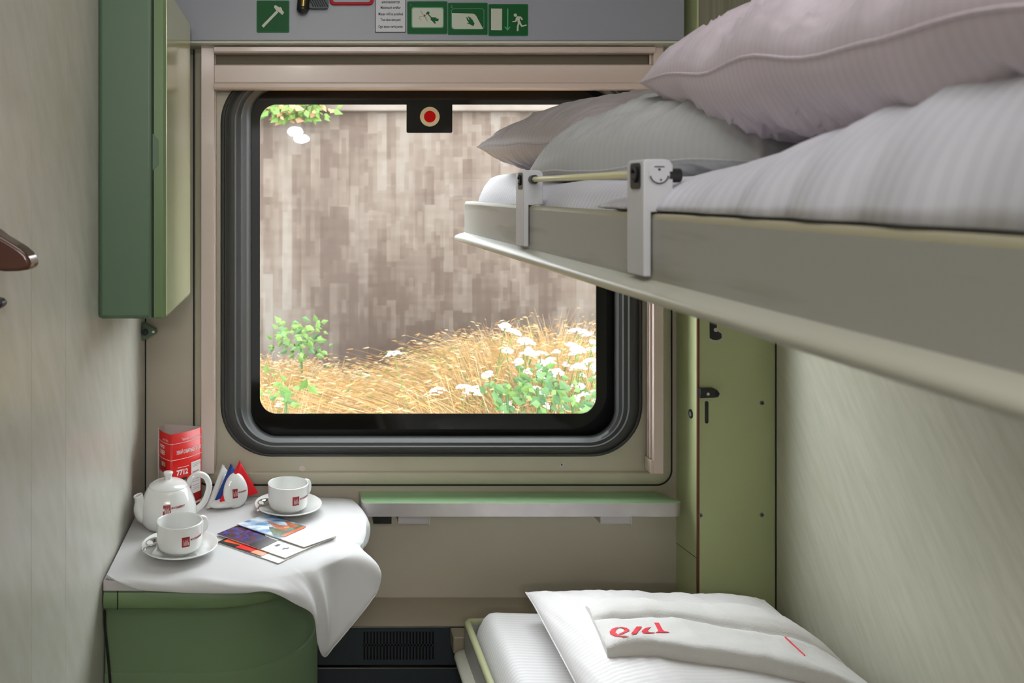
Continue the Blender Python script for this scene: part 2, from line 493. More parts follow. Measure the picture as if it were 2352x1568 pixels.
# glass with black border and the tab of the breaking point
YG = 2.056
fa = loop_px(560, 1428, 190, 1016, 66, YG, 14)
fb = loop_px(597, 1370, 240, 950, 38, YG, 14)
bm = bmesh.new()
loft(bm, [[(p[0], YG + 0.004, p[2]) for p in fa], fa, fb, [(p[0], YG + 0.004, p[2]) for p in fb]])
t0 = at(934, 305, YG - 0.0004); t1 = at(1039, 232, YG - 0.0004)
prism(bm, [(x, YG - 0.0004, z) for x, z in rr(t0.x, t1.x, t0.z, t1.z, (0.004, 0.004, 0.0005, 0.0005), 4)], (0, 0.004, 0))
bmesh.ops.recalc_face_normals(bm, faces=bm.faces)
obj('glass_border', bm, 'frit', win)
bm = bmesh.new()
flat(bm, [(p[0], YG + 0.006, p[2]) for p in fa])
obj('glass_pane', bm, 'glass', win)
mk = at(987, 268, YG)
bm = bmesh.new()
disc_y(bm, (mk.x, mk.z), 22.5 * YG / FPX, YG - 0.0018, YG, 32)
mo = obj('break_point_marker', bm, 'marker_cream', win)
bm = bmesh.new()
disc_y(bm, (mk.x, mk.z), 13.5 * YG / FPX, YG - 0.0024, YG - 0.0010, 32)
obj('red_dot', bm, 'marker_red', mo)
for px, py, r_, m_ in ((1290, 1067, 4.5, 'steel'), (694, 1075, 7, 'rail')):
    p = at(px, py, 1.99); bm = bmesh.new()
    disc_y(bm, (p.x, p.z), r_ * 1.99 / FPX, 1.9895, 1.993, 16)
    so = obj('screw_cap', bm, m_, win)
    if m_ == 'steel':
        bm = bmesh.new(); disc_y(bm, (p.x, p.z), 2 * 1.99 / FPX, 1.9892, 1.992, 10)
        obj('screw_hole', bm, 'dark', so)

# ------------------------------------------------------------------ roller blind above the window
bl = thing('roller_blind', 'pinkish beige roller blind pulled up in its cassette over the window', 'blind', at(990, 150, 1.97))
def xs(a, b, y): return at(a, 0, y).x, at(b, 0, y).x
def zs(a, b, y): return at(0, b, y).z, at(0, a, y).z
xa, xb = -0.1986, 0.804
bm = bmesh.new()
z0, z1 = zs(104, 122, 1.945)
prism(bm, [(xa, 1.985, z1 + 0.02), (xa, 1.952, z1 + 0.02), (xa, 1.950, z1 - 0.001), (xa, 1.940, z1 - 0.004), (xa, 1.940, z0 + 0.003), (xa, 1.944, z0), (xa, 1.985, z0)], (xb - xa, 0, 0))
obj('head_rail', bm, 'rail', bl, bevel=0.0012)
z0, z1 = zs(121, 152, 1.972)
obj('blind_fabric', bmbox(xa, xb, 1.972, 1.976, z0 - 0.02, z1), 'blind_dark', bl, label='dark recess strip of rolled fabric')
z0, z1 = zs(147, 189, 1.952); za = at(0, 191, 1.936).z; zb = at(0, 204, 1.936).z
bm = bmesh.new()
prism(bm, [(xa, 1.97, z1), (xa, 1.956, z1), (xa, 1.9505, z1 - 0.003), (xa, 1.9535, z0), (xa, 1.938, za), (xa, 1.936, zb + 0.003), (xa, 1.940, zb), (xa, 1.97, zb)], (xb - xa, 0, 0))
obj('bottom_bar', bm, 'rail', bl, bevel=0.001)
ztop = 1.80; zbot = at(0, 1088, 1.95).z
bm = bmesh.new()
box(bm, -0.2285, -0.1986, 1.950, 1.990, zbot, ztop)
box(bm, -0.1986, -0.1966, 1.968, 1.990, zbot + 0.01, ztop)
obj('guide_rail', bm, 'rail', bl, bevel=0.002)
bm = bmesh.new()
box(bm, 0.804, 0.8265, 1.950, 1.990, zbot, ztop)
box(bm, 0.799, 0.804, 1.962, 1.966, zbot + 0.03, ztop)
box(bm, 0.799, 0.804, 1.974, 1.978, zbot + 0.03, ztop)
box(bm, 0.797, 0.804, 1.950, 1.985, zbot, zbot + 0.03)
obj('guide_rail', bm, 'rail', bl, bevel=0.0012)

# ------------------------------------------------------------------ overhead panel and the safety signs
YP = 1.915
pxr = at(1573, 0, YP).x
zp = at(0, 98, YP).z
pan = thing('overhead_panel', 'pale grey panel across the wall above the window, carrying the signs', 'panel', (0.25, YP, zp))
obj('panel_board', bmbox(XL + 0.001, pxr, YP, 1.999, zp + 0.0035, ZC), 'panel_grey', pan, bevel=0.003)
obj('lower_lip', bmbox(XL + 0.001, pxr, YP - 0.001, 1.999, zp - 0.0015, zp + 0.0037), 'panel_lip', pan, bevel=0.0015)

YS = YP - 0.0018
def plate(px0, px1, py0, py1, r, y0, y1):
    bm = bmesh.new()
    a = at(px0, py1, y0); b = at(px1, py0, y0)
    prism(bm, [(x, y0, z) for x, z in rr(a.x, b.x, a.z, b.z, r, 5)], (0, y1 - y0, 0))
    return bm
def pic(polys, y, conv):
    bm = bmesh.new()
    for k, (mi, pts) in enumerate(polys):
        flat(bm, [at(*conv(p), y - 0.00002 * min(k, 9)) for p in pts], mi)
    bmesh.ops.recalc_face_normals(bm, faces=bm.faces)
    return bm
def circ(cx, cy, r, n=16): return [(cx + r * math.cos(2 * PI * k / n), cy + r * math.sin(2 * PI * k / n)) for k in range(n)]
def rrp(x0, x1, y0, y1, r): return rr(x0, x1, y0, y1, r, 5)
c8 = lambda p: (860 + p[0] / 6.533, p[1] / 6.533)
c5 = lambda p: (580 + p[0] / 8.11, p[1] / 8.11)

def sign(label, rect, polys, mats, conv, numeral=None):
    px0, px1, py0, py1 = rect
    s = thing('safety_sign', label, 'sign', at((px0 + px1) / 2, py1, YP))
    obj('sign_plate', plate(px0, px1, py0, py1, 0.003, YS, YP), ['sign_edge'], s, bevel=0.0006)
    obj('sign_field', plate(px0 + 1.6, px1 - 1.6, py0 + 1.6, py1 - 1.6, 0.002, YS - 0.0002, YS + 0.0004), ['sign_green'], s)
    obj('pictogram', pic(polys, YS - 0.0005, conv), mats, s)
    if numeral:
        b = at(px0 + 6, py0 + 12, YS - 0.0005)
        obj('numeral', text_bm(numeral, 0.009, lambda u, v: Vector((b.x + u, YS - 0.0005, b.z + v))), 'sign_line', s)
    return s

sign('square green sign showing a white hammer, left of the emergency hammer', (589.3, 664.5, 0.8, 74.6), [
    (0, [(170, 477), (205, 515), (352, 360), (480, 232), (445, 196), (310, 335)]),
    (0, [(402, 108), (432, 98), (470, 118), (505, 140), (520, 128), (552, 165), (545, 178), (588, 232), (556, 280), (505, 235), (440, 192), (404, 142)]),
], ['sign_white'], c5)
def frame_poly(x0, x1, y0, y1, w, r):
    """thin rounded outline as four bands + corner arcs"""
    o_ = rrp(x0, x1, y0, y1, r); i_ = rrp(x0 + w, x1 - w, y0 + w, y1 - w, r - w)
    return [(1, [o_[k], o_[(k + 1) % len(o_)], i_[(k + 1) % len(o_)], i_[k]]) for k in range(len(o_))]
sign('green sign numbered 1 with hand hammering a red dot on white window', (935.3, 1028, 2.8, 78.2), frame_poly(555, 1040, 106, 422, 12, 32) + [
    (0, rrp(568, 1027, 120, 408, 24))], ['sign_white', 'sign_line'], c8, '1')
sg1 = [o for o in bpy.data.objects if o.name.startswith('safety_sign')][-1]
obj('hammer_and_hand', pic([
    (0, [(768, 208), (800, 168), (826, 180), (826, 205), (814, 212), (858, 258), (920, 260), (942, 282), (966, 276), (958, 318), (905, 318), (925, 345), (905, 358), (868, 318), (842, 296), (846, 272), (798, 214), (784, 222)]),
    (0, [(690, 160), (694, 158), (718, 196), (714, 200)]), (0, [(708, 196), (712, 194), (738, 224), (735, 227)]),
    (0, [(676, 250), (738, 244), (738, 247), (680, 254), (680, 285), (676, 285)]), (0, [(676, 285), (698, 284), (698, 318), (695, 318), (695, 288), (676, 288)]),
    (0, [(756, 254), (760, 254), (782, 310), (778, 311)]), (0, [(764, 254), (768, 253), (804, 322), (800, 323)]),
    (1, circ(752, 236, 16))], YS - 0.0007, c8), ['sign_green', 'red_frame'], sg1)
sign('green sign numbered 2 with hand pushing out a white window, between two signs', (1029, 1120.4, 6, 80.2), frame_poly(1153, 1647, 128, 440, 7, 40) + [
    (0, [(1162, 197), (1475, 204), (1505, 214), (1528, 240), (1628, 425), (1615, 434), (1200, 432), (1175, 422), (1164, 402)])], ['sign_white', 'sign_line'], c8, '2')
sg2 = [o for o in bpy.data.objects if o.name.startswith('safety_sign')][-1]
obj('hand', pic([(0, [(1380, 258), (1390, 255), (1412, 290), (1386, 282)]), (0, [(1404, 250), (1416, 246), (1452, 296), (1430, 306)]),
    (0, [(1376, 270), (1384, 264), (1440, 316), (1420, 330)]), (0, [(1428, 258), (1438, 256), (1474, 306), (1450, 314)]), (0, [(1384, 296), (1392, 290), (1440, 340), (1425, 350)]),
    (0, [(1420, 300), (1470, 292), (1492, 336), (1504, 352), (1482, 394), (1440, 368), (1392, 352), (1388, 342), (1420, 340)])], YS - 0.0007, c8), ['sign_green'], sg2)
sign('green sign with white door, down arrow and running figure, rightmost of the row', (1122, 1213.3, 9, 82.4), [
    (0, [(1750, 128), (1916, 130), (1914, 454), (1750, 452)]),
    (1, [(1990, 130), (2010, 130), (2008, 420), (2032, 398), (2042, 408), (1998, 460), (1952, 406), (1962, 396), (1990, 420)]),
    (0, circ(2115, 227, 25)),
    (0, [(2070, 316), (2112, 312), (2122, 268), (2140, 244), (2196, 248), (2222, 278), (2226, 300), (2208, 302), (2186, 268), (2180, 300), (2200, 346), (2218, 380), (2284, 366), (2284, 386), (2206, 404), (2172, 358), (2164, 400), (2160, 466), (2136, 466), (2138, 392), (2152, 352), (2146, 300), (2124, 330), (2070, 330)]),
], ['sign_white', 'sign_line'], c8)

nt_ = thing('misuse_notice', 'white rectangular notice of black lines of text, left of the green row', 'sign', at(897, 75, YP))
obj('notice_border', plate(861.3, 932.3, -60, 74.8, 0.002, YS, YP), 'ink', nt_)
obj('notice_field', plate(862.8, 930.8, -58, 73.2, 0.0016, YS - 0.0002, YS + 0.0005), 'notice', nt_)
bm = bmesh.new()
for s, py, w in (('наказывается', 7.5, 41), ('Missbrauch strafbar', 20.5, 46), ('Misuse will be punished', 35, 56), ('Tout abus sera puni', 48, 46), ('Ogni abuso verrà punito', 64, 56)):
    p = at(897 - w / 2, py, YS)
    text_bm(s, 0.0085, lambda u, v, p=p: Vector((p.x + u, YS - 0.0004, p.z + v)), bm, bold=0.0002, width=w * YS / FPX)
obj('lettering', bm, 'ink', nt_)

hb = thing('emergency_hammer', 'emergency hammer in its dark holder hanging at the top edge, brass rod showing', 'hammer', at(700, 30, YP))
bm = bmesh.new()
h0 = at(697, -40, 1.90); h1 = at(696, 17, 1.898)
tube(bm, [h0 + Vector((.003, 0, 0)), h1, h1 + Vector((-0.0008, 0, -0.006)), h1 + Vector((-0.001, 0, -0.0115)), h1 + Vector((-0.001, 0, -0.0145))], [0.0135, 0.0138, 0.0135, 0.009, 0.002], 18)
obj('handle', bm, 'black_plastic', hb, smooth=True)
bm = bmesh.new()
tube(bm, [at(700, -40, 1.884), at(696, 15, 1.884)], 0.006, 14)
obj('brass_rod', bm, 'brass', hb, smooth=True)
bm = bmesh.new()
a = at(709, 19, 1.90); b = at(755, -40, 1.90)
prism(bm, [(x, 1.90, z) for x, z in rr(a.x, b.x, a.z, b.z, 0.006, 5)], (0, 0.015, 0))
for k in range(7):
    p = at(716 + k * 5.5, 8, 1.8985)
    tube(bm, [p + Vector((-0.006, 0, 0.012)), p + Vector((0.004, 0, -0.007))], 0.0011, 6)
obj('ribbed_holder', bm, 'heater', hb, smooth=True)
rf = thing('red_framed_box', 'white box with red rounded rim cut by the top edge', 'box', at(808, 12, YP))
bm = bmesh.new()
ro = rr(at(757, 0, YP).x, at(858, 0, YP).x, at(0, 12.5, YP).z, at(0, -60, YP).z, 0.010, 6)
ri = rr(at(764, 0, YP).x, at(851, 0, YP).x, at(0, 6, YP).z, at(0, -52, YP).z, 0.006, 6)
loft(bm, [[(x, YP, z) for x, z in ro], [(x, YP - 0.007, z) for x, z in ro], [(x, YP - 0.007, z) for x, z in ri], [(x, YP - 0.002, z) for x, z in ri]])
bmesh.ops.recalc_face_normals(bm, faces=bm.faces)
obj('red_rim', bm, 'red_frame', rf, bevel=0.0012)
bm = bmesh.new(); prism(bm, [(x, YP - 0.003, z) for x, z in ri], (0, 0.003, 0))
obj('front_plate', bm, 'panel_grey', rf)

# ------------------------------------------------------------------ green wall cabinet on the left
YC0, YC1 = 1.533, 1.868
XD0, XD1 = -0.2650, -0.2435
ZB, ZT = 1.2197, 1.821
wc = thing('wall_cabinet', 'tall narrow green wall cabinet hanging on the left wall', 'cabinet', (-0.31, 1.7, ZB))
obj('body', bmbox(XL, XD0 - 0.0012, YC0, YC1, ZB, ZT), 'green_cab', wc, bevel=0.008)
bm = bmesh.new()
# door leaf: bevelled slab with a shallow framed mirror-smooth face
lo = lambda i, x: [(x, y, z) for y, z in rr(YC0 + i, YC1 - i, ZB + i, ZT - i, max(0.006 - i * 0.2, 0.002), 4)]
rings, fs = loft(bm, [lo(0.001, XD0), lo(0, XD0 + 0.001), lo(0, XD1 - 0.004), lo(0.004, XD1)])
bm.faces.new(rings[0])
bm.faces.new(rings[-1])
bmesh.ops.recalc_face_normals(bm, faces=bm.faces)
dr = obj('door', bm, 'green_edge', wc, smooth=True, angle=30)
bm = bmesh.new()
rings, fs = loft(bm, [lo(0.0062, XD1 - 0.001), lo(0.0064, XD1 + 0.0012), lo(0.0085, XD1 + 0.0018)])
bm.faces.new(rings[-1]); bm.faces.new(rings[0])
bmesh.ops.recalc_face_normals(bm, faces=bm.faces)
obj('door_panel', bm, 'green_door', dr)
bm = bmesh.new()
za, zb = at(0, 392, YC0).z, at(0, 305, YC0).z
prism(bm, [(XD0 - 0.002, YC0 - 0.0006, za), (XD0 - 0.002, YC0 - 0.0006, zb), (XD0 + 0.009, YC0 - 0.0006, zb - 0.013), (XD0 + 0.009, YC0 - 0.0006, za + 0.010)], (0, 0.004, 0))
obj('finger_pull', bm, 'green_cab', dr, bevel=0.0008)
bm = bmesh.new()
box(bm, XD0 - 0.0022, XD0 - 0.0002, YC0 - 0.0004, YC0 + 0.03, ZB + 0.003, ZT)
obj('door_gap_seal', bm, 'rubber_dk', wc)

cb = thing('corner_bracket', 'small green triangular bracket with black knob under the wall cabinet', 'bracket', at(340, 782, 1.95))
bm = bmesh.new()
prism(bm, [at(325, 742, 1.95), at(330, 741, 1.95), at(357, 757, 1.95), at(358, 765, 1.95), at(330, 782, 1.95), at(325, 782, 1.95)], (0, 0.02, 0))
obj('bracket_plate', bm, 'green_cab', cb, bevel=0.001)
bm = bmesh.new(); p = at(333, 763, 1.946); disc_y(bm, (p.x, p.z), 0.0075, 1.943, 1.951, 20); disc_y(bm, (p.x, p.z), 0.0035, 1.9415, 1.945, 14)
obj('knob', bm, 'black_plastic', cb, bevel=0.0008)
bm = bmesh.new(); p = at(352, 762, 1.946); disc_y(bm, (p.x, p.z), 0.0035, 1.946, 1.952, 14)
obj('bolt', bm, 'steel', cb, bevel=0.0005)

# ------------------------------------------------------------------ green corner column on the right
XC0, YC = 0.8768, 1.892
cc = thing('corner_column', 'olive green boxed column in the right corner beside the window', 'column', (0.96, 1.95, 0))
bm = bmesh.new()
box(bm, XC0, XC0 + 0.006, YC + 0.003, 1.9995, 0, ZC)
obj('side_panel', bm, 'green_col', cc, bevel=0.001)
obj('front_panel', bmbox(XC0 + 0.004, XR - 0.0005, YC, YC + 0.012, 0, 1.50), 'green_col', cc)
obj('upper_panel', bmbox(XC0 + 0.004, XR - 0.0005, YC, YC + 0.012, 1.5005, ZC), 'wall_grain', cc, label='grained grey-green upper panel')
obj('edge_strip', bmbox(XC0 - 0.0006, XC0 + 0.004, YC - 0.0008, YC + 0.004, 0, 1.50), 'brown_edge', cc, label='thin brown edge strip')
bm = bmesh.new()
for px, py in ((1750, 925), (1609, 1183), (1750, 1182), (1750, 1388)):
    p = at(px, py, YC); bm = bmesh.new()
    disc_y(bm, (p.x, p.z), 0.0048, YC - 0.0012, YC + 0.002, 14)
    s_ = obj('screw', bm, 'ink_grey', cc, bevel=0.0005)
    bm = bmesh.new(); disc_y(bm, (p.x, p.z), 0.002, YC - 0.0016, YC, 8); obj('screw_recess', bm, 'dark', s_)
# black rubber stop with its screw
bm = bmesh.new()
st = [at(1609, 893, YC - 0.012), at(1640, 892, YC - 0.012), at(1648, 896, YC - 0.012), at(1654, 904, YC - 0.012), at(1650, 912, YC - 0.012), at(1640, 913.5, YC - 0.012), at(1609, 914.5, YC - 0.012)]
prism(bm, st, (0, 0.012, 0))
so = obj('rubber_stop', bm, 'black_plastic', cc, bevel=0.0012)
bm = bmesh.new(); p = at(1626, 904.5, YC - 0.012); disc_y(bm, (p.x, p.z), 0.0034, YC - 0.0135, YC - 0.01, 12); obj('stop_screw', bm, 'steel', so)
bm = bmesh.new(); p = at(1646, 904.5, YC - 0.012); disc_y(bm, (p.x, p.z), 0.0042, YC - 0.0128, YC - 0.01, 12); obj('stop_hole', bm, 'dark', so)
bm = bmesh.new(); a = at(1619, 972, YC); b = at(1627, 921, YC)
prism(bm, [(x, YC - 0.0006, z) for x, z in rr(a.x, b.x, a.z, b.z, 0.0036, 5)], (0, 0.003, 0)); obj('slot', bm, 'dark', cc, label='upright dark slot')
bm = bmesh.new()
kh = [(1629, 738), (1648, 738), (1648, 757), (1660, 764), (1663, 776), (1659, 784), (1648, 787), (1637, 786), (1630, 780)]
prism(bm, [at(x, y, YC - 0.0008) for x, y in kh], (0, 0.003, 0)); ko = obj('keyhole_rim', bm, 'taupe', cc)
bm = bmesh.new()
kh = [(1630, 735), (1646.5, 735), (1646.5, 759), (1657, 766), (1658, 775), (1654, 779), (1646, 781), (1637, 780), (1630.5, 776)]
prism(bm, [at(x, y, YC - 0.0014) for x, y in kh], (0, 0.001, 0)); obj('keyhole', bm, 'dark', ko)
bm = bmesh.new(); p = at(1643, 757, YC); disc_y(bm, (p.x, p.z), 0.0044, YC - 0.004, YC, 14); obj('keyhole_pin', bm, 'white_plastic', ko)
# lock on the side face
bm = bmesh.new()
yk = XC0 * FPX / (1587 - VPX); zk = H - (950 - VPY) * yk / FPX
pts = [(XC0 - 0.0012, yk + 0.010 * math.cos(2 * PI * k / 20), zk + 0.0105 * math.sin(2 * PI * k / 20)) for k in range(20)]
prism(bm, pts, (0.002, 0, 0)); lk = obj('side_lock', bm, 'dark', cc)
bm = bmesh.new()
pts = [(XC0 - 0.002, yk + 0.005 * math.cos(2 * PI * k / 16), zk + 0.006 * math.sin(2 * PI * k / 16)) for k in range(16)]
prism(bm, pts, (0.002, 0, 0)); obj('lock_barrel', bm, 'brushed', lk)
# slanting joint low on the side face
bm = bmesh.new()
def on_side(px, py): y = XC0 * FPX / (px - VPX); return Vector((XC0, y, H - (py - VPY) * y / FPX))
a, b = on_side(1554, 1247), on_side(1600, 1281)
prism(bm, [a + Vector((-0.0004, 0, 0.0006)), b + Vector((-0.0004, 0, 0.0006)), b + Vector((-0.0004, 0, -0.0006)), a + Vector((-0.0004, 0, -0.0006))], (0.001, 0, 0)); obj('joint_line', bm, 'dark', cc)

# ------------------------------------------------------------------ green shelf under the window
ZS = 0.7475
sh = thing('wall_shelf', 'narrow green shelf with aluminium front edge below the window', 'shelf', (0.5, 1.96, 0.715))
out = [(0.1356, 1.9985), (0.1372, 1.935), (0.1385, 1.9285), (0.1435, 1.9225), (0.150, 1.9215), (0.838, 1.9215), (0.849, 1.9235), (0.8555, 1.931), (0.8545, 1.938), (0.824, 1.9985)]
bm = bmesh.new(); prism(bm, [(x, y, 0.724) for x, y in out], (0, 0, ZS - 0.724))
obj('shelf_board', bm, 'shelf_green', sh, bevel=0.0008)
bm = bmesh.new()
cxm = 0.48
outer = out[0:10]
def edge_strip(path, th, z0, z1):
    bm = bmesh.new()
    n = len(path)
    o_, i_ = [], []
    for k, (x, y) in enumerate(path):
        a = Vector(path[max(k - 1, 0)]); b = Vector(path[min(k + 1, n - 1)])
        d = (b - a).normalized(); nn = Vector((d.y, -d.x))
        o_.append(Vector((x, y)) + nn * th)
        i_.append(Vector((x, y)) - nn * 0.0006)
    lps = []
    for (q, z) in ((i_, z1), (o_, z1), (o_, z0), (i_, z0)):
        lps.append([(p.x, p.y, z) for p in q])
    loft(bm, lps + [lps[0]], closed=False)
    bmesh.ops.remove_doubles(bm, verts=bm.verts, dist=1e-6)
    bmesh.ops.recalc_face_normals(bm, faces=bm.faces)
    return bm
obj('edge_strip', edge_strip(out, 0.0012, 0.7185, ZS + 0.0008), 'brushed', sh, smooth=True, angle=60, label='brushed aluminium edge strip')
for px0, px1 in ((914, 986), (1377, 1449)):
    a = at(px0, 0, 1.96).x; b = at(px1, 0, 1.96).x
    bm = bmesh.new(); box(bm, a, b, 1.955, 1.999, 0.6885, 0.7245); box(bm, b - 0.003, b + 0.0005, 1.953, 1.999, 0.6875, 0.7245)
    obj('bracket', bm, 'white_plastic', sh, bevel=0.001)
a = at(857, 0, 1.96).x; b = at(899, 0, 1.96).x
obj('latch', bmbox(a, b, 1.955, 1.999, 0.6885, 0.7245), 'black_plastic', sh, bevel=0.001, label='black latch block')

# ------------------------------------------------------------------ heater cover under the window
ht = thing('heater_cover', 'dark slate metal heater cover with slotted grille beside the green cabinet', 'heater', (0.35, 1.93, 0))
YH = 1.93
zt, zg, zg2 = at(0, 1440, YH).z, at(0, 1526, YH).z, at(0, 1533, YH).z
gx0, gx1 = at(833, 0, YH).x, at(998, 0, YH).x
gz0, gz1 = at(0, 1515, YH).z, at(0, 1450, YH).z
bm = bmesh.new()
hx0, hx1 = XL + 0.005, XC0 - 0.005
box(bm, hx0, gx0, YH, YH + 0.004, zg, zt); box(bm, gx1, hx1, YH, YH + 0.004, zg, zt)
box(bm, gx0, gx1, YH, YH + 0.004, gz1, zt); box(bm, gx0, gx1, YH, YH + 0.004, zg, gz0)
obj('upper_panel', bm, 'heater', ht)
bm = bmesh.new()
nb = 22; pitch = (gx1 - gx0) / nb; bw = pitch * 0.5
for k in range(nb + 1):
    x = gx0 + k * pitch - bw / 2
    box(bm, max(x, gx0), min(x + bw, gx1), YH + 0.0003, YH + 0.0035, gz0, gz1)
zm = at(0, 1481.5, YH).z
box(bm, gx0, gx1, YH + 0.0003, YH + 0.0035, zm - 0.0018, zm + 0.0018)
obj('grille', bm, 'heater', ht)
obj('backing', bmbox(hx0, hx1, YH + 0.012, YH + 0.016, 0.02, zt - 0.001), 'dark', ht)
obj('lower_panel', bmbox(hx0, hx1, YH - 0.002, YH + 0.004, 0.02, zg2), 'heater', ht)
obj('top_edge', bmbox(hx0, hx1, YH - 0.0015, YH + 0.012, zt, zt + 0.0022), 'steel', ht, label='bright metal top edge')
obj('middle_edge', bmbox(hx0, hx1, YH - 0.003, YH + 0.010, zg2, zg2 + 0.0016), 'steel', ht, label='bright metal edge of lower panel')

# ------------------------------------------------------------------ the table cabinet
TZ = 0.742
tc_ = thing('table_cabinet', 'green moulded cabinet in the left corner carrying the laid table top', 'cabinet', (-0.15, 1.78, 0))
def plan(xend, yfront, xr, yc, n=18, inset=0.0):
    """outline: left front corner -> rounded right front -> back"""
    pts = [(XL + 0.003, yfront)]
    rx, ry = xr - xend, yc - yfront
    for k in range(n + 1):
        a = -0.5 * PI + 0.5 * PI * k / n
        pts.append((xend + rx * math.cos(a), yc + ry * math.sin(a)))
    pts += [(xr, 1.925), (XL + 0.003, 1.925)]
    return pts
def ring_loft(profile, name, m, parent, cap_top=True, cap_bot=True, **k):
    """profile: list of (outset, z) on the cabinet plan"""
    bm = bmesh.new()
    loops = []
    for o_, z in profile:
        p = plan(-0.17, 1.5765 - o_, 0.030 + o_, 1.765)
        loops.append([(x, y, z) for x, y in p])
    rings, fs = loft(bm, loops)
    if cap_top: bm.faces.new(rings[-1])
    if cap_bot: bm.faces.new(rings[0])
    bmesh.ops.recalc_face_normals(bm, faces=bm.faces)
    return obj(name, bm, m, parent, smooth=True, angle=28, **k)
zl = at(0, 1543, 1.5765).z
ring_loft([(0.0, zl + 0.002), (0.0, 0.560), (-0.002, 0.60), (-0.003, 0.665), (0.0005, 0.678), (0.004, 0.682)], 'body', 'green_low', tc_)
ring_loft([(0.001, 0.05), (0.0035, 0.09), (0.0035, zl - 0.008), (0.0025, zl - 0.002), (-0.002, zl), (-0.008, zl + 0.001)], 'lower_door', 'green_low', tc_)
ring_loft([(0.006, 0.684), (0.0115, 0.686), (0.0145, 0.692), (0.0145, 0.706), (0.011, 0.7145), (0.006, 0.7172)], 'rounded_lip', 'green_edge', tc_, label='lighter green rounded lip')
bm = bmesh.new()
TOP = [(XL + 0.002, 1.5635)]
for k in range(21):
    a = -0.5 * PI + 0.5 * PI * k / 20
    TOP.append((-0.13 + 0.265 * math.cos(a), 1.83 + 0.2665 * math.sin(a)))
TOP += [(0.112, 1.975), (XL + 0.002, 1.975)]
prism(bm, [(x, y, 0.7178) for x, y in TOP], (0, 0, 0.7375 - 0.7178))
obj('table_top', bm, 'white_plastic', tc_, bevel=0.002, label='pale edged table top')
# gap joint in lip
bm = bmesh.new()
xg = at(270, 0, 1.561).x
tube(bm, [(xg - 0.0012, 1.5652, 0.7205), (xg, 1.5612, 0.707), (xg + 0.0002, 1.5612, 0.694), (xg - 0.0006, 1.563, 0.6855)], 0.0011, 6)
obj('lip_joint', bm, 'dark', tc_)

cab = thing('power_cable', 'thin black cable running down between left wall and green cabinet', 'cable', at(245, 1500, 1.57))
bm = bmesh.new()
cp = [at(240, 1402, 1.566), at(241, 1440, 1.566), at(245, 1480, 1.566), at(249, 1520, 1.566), at(253, 1570, 1.566), at(254, 1640, 1.566)]
tube(bm, [cr(cp, t * 0.25) for t in range(21)], 0.0024, 8)
obj('cord', bm, 'dark', cab, smooth=True)

# ------------------------------------------------------------------ tablecloth
EH = [  # table edge (x, y), hem point, outward bulge
    ((0.114, 1.972), Vector((0.128, 1.972, 0.700))),
    ((0.130, 1.915), Vector((0.146, 1.915, 0.697))),
    ((0.1365, 1.850), at(846, 1238, 1.850)),
    ((0.1345, 1.790), at(838, 1255, 1.80)),
    ((0.128, 1.745), at(829, 1268, 1.775)),
    ((0.118, 1.715), at(838, 1300, 1.715)),
    ((0.106, 1.688), at(868, 1345, 1.665)),
    ((0.088, 1.664), at(851, 1382, 1.628)),
    ((0.062, 1.636), at(800, 1446, 1.605)),
    ((0.038, 1.617), at(768, 1484, 1.592)),
    ((0.018, 1.604), at(745, 1508, 1.585)),
    ((-0.004, 1.594), at(731, 1478, 1.572)),
    ((-0.028, 1.583), at(724, 1425, 1.560)),
    ((-0.048, 1.576), at(712, 1404, 1.552)),
    ((-0.072, 1.569), at(680, 1387, 1.546)),
    ((-0.098, 1.566), at(645, 1368, 1.542)),
    ((-0.125, 1.5645), at(610, 1357, 1.541)),
    ((-0.160, 1.5635), at(560, 1361, 1.541)),
    ((-0.205, 1.5635), at(500, 1362, 1.543)),
    ((-0.255, 1.5635), at(420, 1360, 1.546)),
    ((-0.305, 1.5635), at(365, 1357, 1.549)),
    ((-0.335, 1.5635), at(325, 1354, 1.552)),
    ((-0.350, 1.5640), at(280, 1340, 1.556)),
    ((-0.3585, 1.5660), at(245, 1320, 1.561)),
]
BUL = [0, 0, 0.004, -0.006, -0.016, -0.010, 0.012, -0.020, -0.026, -0.012, 0.010, 0.004, 0, -0.003, 0, 0.003, 0.002, 0.004, 0.006, 0.003, 0.005, 0.002, 0.004, 0.0]
